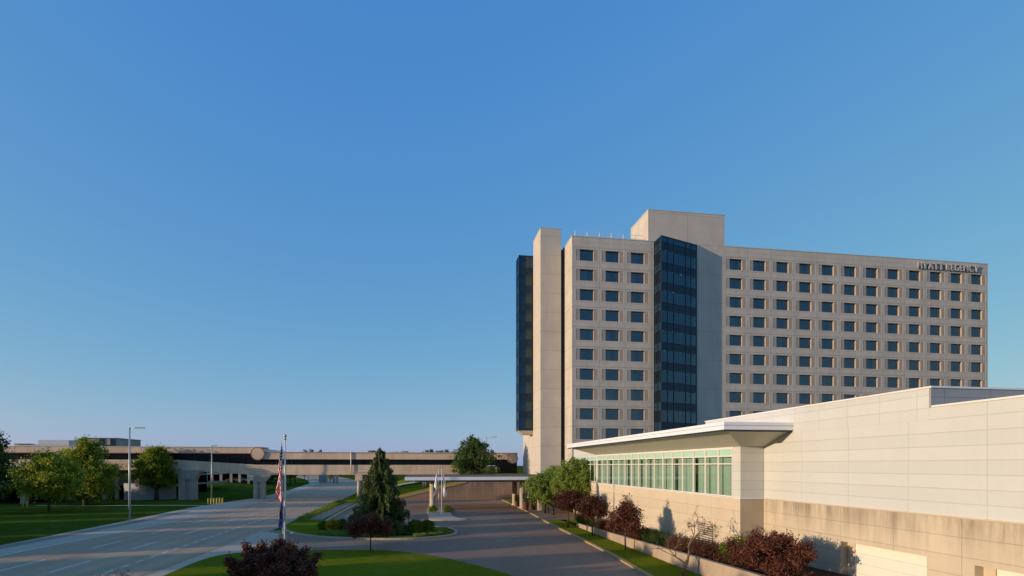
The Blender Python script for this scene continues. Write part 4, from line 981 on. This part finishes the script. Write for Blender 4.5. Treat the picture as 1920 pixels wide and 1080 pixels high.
for px_ in (573, 585, 591, 601): 
    if px_ == 573: fc.location.x = gx(573, 430); continue
    copy_tree(fc, (gx(px_, 430), 430, rg.uniform(-2, .5)), rg.uniform(0, 6), 1.0)
for px_, s_ in ((697, .95), (706, 1.02), (713, 1.0), (728, .8), (742, .98), (750, .96), (757, .98), (764, .94), (772, .92), (780, .96), (803, 1.08), (811, .9), (822, 1.0), (831, 1.05), (838, .95), (845, 1.0), (487, 1.1), (539, .82)):
    copy_tree(ft, (gx(px_, 420), 420 + rg.uniform(-8, 8), rg.uniform(-1, 0)), rg.uniform(0, 6), (s_*.85, s_*.85, s_*1.0))
# unseen tree row added west of the boulevard to throw the long morning shadows
row = tree('added_shade_tree', -44, 40, 0, 'tall dense green tree added out of view on the left to cast shade', 'tree', [(0,0,1.3,3.0,3.0,1.4,3),(0,0,3.4,3.5,3.6,2.4,6),(0,0,6.2,3.2,3.3,2.6,5),(0,0,8.6,1.8,1.9,1.5,2)], 620, 26, .8, .60, 'dkgreen', .8, .3, 500, 'added shade trees', shell=.6)
for x_, y0_, s_ in ((-45, 37.6, 1.0), (-45, 30.2, 1.0), (-46, 22.8, 1.05), (-46, 15.5, 1.1), (-47, 8, 1.0), (-50, 59.2, 1.05), (-54, 66.8, 1.08), (-57, 77.0, 1.12), (-90, 84.5, 1.0), (-46, 1, 1.0), (-92, 95.0, 1.0), (-92, 105, 1.0), (-98, 114, 1.1), (-104, 124, 1.15), (-106, 133, 1.2), (-110, 143, 1.2)):
    copy_tree(row, (x_, y0_ + .235 * x_, 0), rg.uniform(0, 6), (s_*.98, s_*.98, s_*.92))
row.location = (-45, 48.2 + .235 * -45, 0)

# ------------------------------------------------------------------ poles, flags, bollards, small things
def lamp(px_, py_, htop, lb, arm=1.6, x=None, y=None, z=0, r=.14, grp='tall street lamps', adir=1):
    x_, y_ = (x, y) if x is not None else G(px_, py_)
    t = empty('street_lamp', (x_, y_, z), lb, 'street lamp', grp)
    mb = MB(); mb.tube([(x_, y_, z), (x_, y_, htop)], [r, r*.62], 12); mb.lathe(x_, y_, [(r*2, z), (r*2, z+.12), (r*1.1, z+.16)], 12); mb.build('pole', M['steel'], t)
    mb = MB(); mb.tube([(x_, y_, htop-.12), (x_+adir*arm*.5, y_, htop-.04), (x_+adir*arm, y_, htop)], [.05, .045, .04], 8); mb.build('arm', M['steel'], t)
    mb = MB(); a, b_ = sorted((x_+adir*(arm-.9), x_+adir*(arm+.1))); mb.prism([(a, y_-.16), (b_, y_-.13), (b_, y_+.13), (a, y_+.16)], htop-.08, htop+.06); hd = mb.build('lamp_head', M['steel'], t)
    mb = MB(); mb.box(a+.1, b_-.1, y_-.1, y_+.1, htop-.1, htop-.081); mb.build('lens', M['lamp'], hd)
    return t
lamp(243, 978, 11.7, 'tall slim steel street lamp on the left lawn edge, nearest of all')
lamp(397, 919, 10.9, 'steel street lamp standing before the walkway left of the round end cap', .01+.9, gx(397, 119), 119)
lamp(578, 0, 6.0, 'thin far street lamp beyond the walkway right of the flag', .9, gx(579, 196), 196, 0, .12)
lamp(932, 0, 13.2, 'street lamp whose head shows at the right of the tall tree behind the entrance canopy', 2.2, gx(912, 121), 121, 3.8, .13, 'tall street lamps', 1)
# flagpole with two limp flags
fpx, fpy = -11.0, 50.0
fpx = gx(534.5, fpy)
fp = empty('flagpole', (fpx, fpy, 0), 'white tapered flagpole with ball finial behind the big maroon bush', 'flagpole')
mb = MB(); mb.tube([(fpx, fpy, 0), (fpx, fpy, 6), (fpx, fpy, 9.15)], [.10, .08, .05], 16); mb.build('pole', M['wpole'], fp)
mb = MB(); mb.lathe(fpx, fpy, [(.02, 9.15), (.12, 9.2), (.12, 9.3), (.04, 9.34), (.10, 9.40), (.14, 9.5), (.10, 9.6), (.02, 9.64)], 16); mb.build('finial', plain('brass_ball', (.5, .40, .2), .35, .5, .6), fp)
mb = MB(); mb.tube([(fpx-.17, fpy, 1.2), (fpx-.16, fpy, 9.05)], .015, 5); mb.box(fpx-.2, fpx-.12, fpy-.03, fpy+.03, 1.2, 1.5); mb.build('halyard', M['frame'], fp)
def limp_flag(name, px_, py_, pz, hoist, fly, fall, width, mats, mfun, label, seed, side=-1, cat='flag', grp=None):
    g = random.Random(seed); t = MB(); NU, NV = 60, 26; ph1, ph2 = g.uniform(0, 6), g.uniform(0, 6); grid = []
    for i in range(NU+1):
        u = i/NU; r_ = []
        for j in range(NV+1):
            v = j/NV            # v: 0 bottom of hoist, 1 top
            # the fly end drops: fabric swings down around the top corner
            z = pz - (1-v)*hoist*(1-.35*u) - u*fall
            env = width*(.65+.35*math.sin(min(1, u*1.6+.05)*1.571))
            fold = math.sin(u*9+ph1+v*1.3)*.5+.5
            x = px_ + side*(.10 + env*(.25+.75*fold)*(.45+.55*(1-v)) )
            y = py_ + (math.sin(u*13+ph2+v*4.5)*.16*min(1, u*3) + math.cos(u*6+v*7)*.06)
            r_.append((x, y, z))
        grid.append(r_)
    for i in range(NU):
        for j in range(NV): t.quad([grid[i][j], grid[i+1][j], grid[i+1][j+1], grid[i][j+1]], mfun((i+.5)/NU, (j+.5)/NV), True)
    o = t.build(name, mats, None, (px_, py_, pz)); tag(o, label, cat, grp); return o
def cloth(nm, c): return leaf_like(nm, c)
def leaf_like(nm, c):
    t = NT(nm); t.col(c); t.rough(.8, .2); tr = t.n.new('ShaderNodeBsdfTranslucent'); tr.inputs[0].default_value = (*c, 1); mx = t.n.new('ShaderNodeMixShader'); mx.inputs[0].default_value = .25
    t.l.new(t.b.outputs[0], mx.inputs[1]); t.l.new(tr.outputs[0], mx.inputs[2]); t.l.new(mx.outputs[0], t.out.inputs[0]); return t.mat
fr_, fw_, fb_, fn_, fg_ = cloth('flag_red', (.62, .03, .03)), cloth('flag_white', (.85, .82, .80)), cloth('flag_navy', (.025, .04, .13)), cloth('flag_blue', (.05, .07, .26)), cloth('flag_gold', (.55, .28, .10))
def usa(u, v):
    if u < .40 and v > 6/13:
        a, b = u/.40*11, (v-6/13)/(7/13)*9
        return 1 if (int(a) + int(b)) % 2 == 1 and abs(a % 1 - .5) < .30 and abs(b % 1 - .5) < .32 else 2
    return 0 if int(v*13) % 2 == 0 else 1
limp_flag('national_flag', fpx-.02, fpy, 8.95, 2.3, 3.6, 3.7, .66, [fr_, fw_, fb_], usa, 'limp red white and blue striped flag at the top of the flagpole', 3)
def state(u, v):
    r2 = ((u-.5)/.22)**2 + ((v-.5)/.32)**2
    return (2 if (int(u*40)+int(v*14)) % 3 else 1) if r2 < 1 else 0
limp_flag('state_flag', fpx-.02, fpy, 4.35, 1.5, 2.4, 1.75, .48, [fn_, fw_, fg_], state, 'limp blue flag with gold crest below the striped flag on the flagpole', 8)
for i, (px_, py_, lb, fl) in enumerate(((822.5, 966, 'left and farther of two short white flagpoles on the concrete island', 'limp whitish flag on the left one of the twin poles'), (828, 969, 'right and nearer of two short white flagpoles on the concrete island', 'limp whitish flag on the right one of the twin poles'))):
    x_, y_ = G(px_, py_, .15); x_ = 2.3 + i*.45; y_ = 77.5 - i*2.2; x_ = gx(px_, y_)
    t = empty('short_flagpole', (x_, y_, .15), lb, 'flagpole', 'twin short flagpoles')
    mb = MB(); mb.tube([(x_, y_, .15), (x_, y_, 6.35)], [.055, .035], 12); mb.build('pole', M['wpole'], t)
    mb = MB(); mb.lathe(x_, y_, [(.02, 6.35), (.09, 6.42), (.02, 6.52)], 10); mb.build('finial', M['wpole'], t)
    limp_flag('white_flag', x_, y_, 6.2, 1.4, 2.4, 2.6, .6, [fw_, fg_], lambda u, v: 1 if .45 < u < .5 and .4 < v < .7 else 0, fl, 20+i, 1 if i else -1, 'flag', 'twin limp flags')
# flowers at the pole foot
x_, y_ = G(826, 962, .15)
for i, dx in enumerate((-1.0, 1.0)):
    tree('leafy_plant', x_+dx, y_+1.2, .15, ('bright green leafy plant at the left foot of the twin flagpoles', 'bright green leafy plant at the right foot of the twin flagpoles')[i], 'plant', [(0,0,.5,.6,.5,.45,1)], 60, 22, .22, .16, 'cover', .2, .03, 700+i, None, branches=2)
# bollards
def bollard(x_, y_, lb, grp):
    t = MB(); t.lathe(x_, y_, [(.13, 0), (.13, .98), (.10, 1.05), (.03, 1.08)], 14); o = t.build('bollard', M['yellow'], None, (x_, y_, 0)); return tag(o, lb, 'bollard', grp)
ords = ['leftmost', 'second from left', 'third from left', 'fourth from left', 'fifth from left', 'rightmost']
for i in range(6):
    x_, y_ = G(390.5 + i*5.35, 945.5 - i*.35); bollard(x_, y_, f'{ords[i]} of the six yellow bollards by the road below the walkway', 'yellow bollards by the road')
for px_, py_, lb in ((43, 950, 'yellow bollard farthest left, under the dark ramp'), (51, 950.5, 'yellow bollard second from left edge, under the dark ramp'), (156, 948, 'yellow bollard alone at the end of the footpath beside the tall maple')):
    x_, y_ = G(px_, py_); bollard(x_, y_, lb, 'yellow bollards by the garage')
# planter pots, uplights, posts near the entrance
def pot(px_, py_, h, r, lb, green=True):
    x_, y_ = G(px_, py_, .14); t = empty('potted_shrub', (x_, y_, .14), lb, 'potted plant', 'pots by the entrance')
    mb = MB(); mb.lathe(x_, y_, [(r*.7, .14), (r, .14+h*.45), (r*1.08, .14+h*.5), (r*.9, .14+h*.5), (r*.85, .14+h*.44)], 18); mb.build('pot', M['brown'], t)
    np_mesh('foliage', leaf_cloud(int(px_), [(0, 0, h*.78, r*.85, r*.85, h*.42, 1)], 90, 26, .14, .09), M['dkgreen'], t)
pot(985.5, 956.5, 2.6, .55, 'tall brown pot with an upright dark green shrub beside the front entrance column')
pot(969.0, 950, 1.7, .4, 'smaller pot with a green shrub behind the front entrance column')
for i, (px_, py_) in enumerate(((996, 954.5), (1001, 955.5))):
    x_, y_ = G(px_, py_, .14); t = MB(); t.lathe(x_, y_, [(.26, .14), (.26, 1.3), (.30, 1.32), (.30, 1.4), (.05, 1.42)], 16)
    tag(t.build('litter_bin', M['brown'], None, (x_, y_, .14)), ('round brown litter bin just right of the tall potted shrub', 'round brown litter bin nearest the pale post')[i], 'litter bin')
x_, y_ = G(1012, 957, .14); t = MB(); t.box(x_-.28, x_+.28, y_-.28, y_+.28, .14, 2.1); t.box(x_-.36, x_+.36, y_-.36, y_+.36, 2.1, 2.25)
tag(t.build('stone_pedestal', M['stone_f'], None, (x_, y_, .14)), 'pale square stone pedestal under the edge of the pear trees', 'pedestal')
for i, (px_, py_, s_) in enumerate(((1027, 962, .8), (1037, 966, 1.1))):
    x_, y_ = G(px_, py_, .14); t = MB(); t.lathe(x_, y_, [(.22*s_, .14), (.22*s_, .3), (.15*s_, .35), (.15*s_, .14+.75*s_), (.2*s_, .14+.8*s_), (.16*s_, .14+.95*s_), (.03, .14+1.05*s_)], 14)
    tag(t.build('hydrant', M['black'], None, (x_, y_, .14)), ('smaller black capped post at the edge of the brick paving', 'larger black capped post on the grass under the pear trees')[i], 'post')
# parked cars under the far deck, booth, distant terminal
def car(px_, y_, z_, colr, lb, rz=0):
    x_ = gx(px_, y_); t = empty('parked_car', (x_, y_, z_), lb, 'car', 'cars parked in the far deck')
    prof = [(-2.2, .3), (-2.25, .75), (-2.0, .95), (-1.25, 1.02), (-.6, 1.45), (.75, 1.47), (1.4, 1.05), (2.15, .85), (2.25, .5), (2.2, .3)]
    mb = MB(); k = len(prof); mb.v = [(x_+a, y_-.85, z_+b) for a, b in prof] + [(x_+a, y_+.85, z_+b) for a, b in prof]
    mb.f = [tuple(range(k))[::-1], tuple(range(k, 2*k))] + [(i, (i+1) % k, (i+1) % k+k, i+k) for i in range(k)]; mb.m = [0]*len(mb.f); mb.sm = [False]*len(mb.f)
    mb.build('body', plain('car_paint', colr, .25, .6), t)
    mb = MB(); mb.quad([(x_-1.1, y_-.87, z_+1.0), (x_+1.2, y_-.87, z_+1.0), (x_+.7, y_-.87, z_+1.38), (x_-.55, y_-.87, z_+1.38)]); mb.build('side_window', M['dframe'], t)
    for dx in (-1.4, 1.4):
        mb = MB(); mb.tube([(x_+dx, y_-.92, z_+.33), (x_+dx, y_-.70, z_+.33)], .33, 16); mb.build('wheel', M['black'], t)
car(450, 189.5, 1.72, (.45, .45, .46), 'silver parked car in the far deck, right of the others'); car(438, 190, 1.72, (.08, .09, .11), 'dark parked car left of the silver one in the far deck')
bt = empty('booth', (gx(604, 235), 235, 0), 'small grey flat roofed booth beyond the walkway beside the road', 'booth')
mb = MB(); mb.box(gx(597.5, 235), gx(612, 235), 235, 239, 0, 4.6); mb.build('wall', M['siding'], bt); mb = MB(); mb.box(gx(596.5, 235), gx(613, 235), 234.6, 239.4, 4.6, 4.9); mb.build('roof', M['steel'], bt)
small_tree('yellow_shrub', gx(620, 232), 232, 0, 4.5, 'yellow green shrub beside the grey booth beyond the walkway', 'gold', 333, None, 80, 'shrub')
for i, px_ in enumerate((626, 632)):
    t = MB(); x_ = gx(px_, 225); t.box(x_-.4, x_+.4, 225, 225.8, 0, 6); tag(t.build('concrete_post', M['pier'], None, (x_, 225, 0)), ('left of two square concrete posts right of the grey booth', 'right of two square concrete posts right of the grey booth')[i], 'post')
def zz(py, Z): return HC - (py - HOR) * Z / F
tm = empty('terminal_building', (-200, 240, 0), 'pale flat roofed terminal with a blue glass end rising above the garage roof', 'building')
Y0 = 240; Zt = 240.0
def rbox(nm, p0, p1, y, dep, ptop, mat, parent, pbot=None):
    Z = y / ray((p0+p1)/2)[1]; mb = MB(); mb.box(gx(p0, y), gx(p1, y), y, y+dep, 0 if pbot is None else zz(pbot, Z), zz(ptop, Z)); return mb.build(nm, mat, parent)
wm = plain('pale_metal_cladding', (.50, .50, .50), .5, .4, 0, .05)
rbox('upper_storey', 72, 129, 250, 20, 825, wm, tm); rbox('lower_storey', 27, 129.2, 246, 20, 832.5, wm, tm); rbox('roof_edge', 26, 53, 245.5, 20, 831.5, M['pier'], tm, 833)
rbox('glass_end', 129.5, 162, 244, 22, 825.5, plain('sky_blue_glass', (.10, .22, .33), .08, .8), tm); rbox('low_roof', 162, 246, 248, 10, 836.5, wm, tm)
ob = empty('office_block', (-150, 215, 0), 'grey concrete block with dark windows on top of the roofs behind the tall maple', 'building')
rbox('wall', 151, 216, 215, 18, 821, M['pier'], ob); rbox('roof_edge', 150.5, 217, 214.6, 18.8, 820.3, M['copper'], ob, 821.3)
for a, b in ((185, 196), (206.5, 216.5)): rbox('window', a, b, 214.8, .5, 822.5, M['spandrel'], ob, 834)
rbox('dark_band', 184, 216.6, 214.7, .3, 834, M['dframe'], ob, 835.6)
# glazed barrel roof behind the round end cap
mb = MB(); x0_ = gx(478, 135); n = 12
for i in range(n):
    a, b = math.pi/2*i/n, math.pi/2*(i+1)/n; f = lambda q: (x0_ + 5.0*math.sin(q), 10.0 + 1.75*math.cos(q) - .9)
    (xa_, za_), (xb_, zb_) = f(a), f(b); mb.quad([(xa_, 133, za_), (xb_, 133, zb_), (xb_, 150, zb_), (xa_, 150, za_)], 0, True); mb.quad([(xa_, 133, za_), (xa_, 133, 5), (xb_, 133, 5), (xb_, 133, zb_)], 0)
tag(mb.build('barrel_roof', plain('slate_blue_roof', (.12, .15, .18), .3, .5), None, (x0_, 133, 5)), 'slate blue curved barrel roof behind the round end cap of the walkway', 'roof')
for o in bpy.data.objects:
    if '_o' in o: del o['_o']
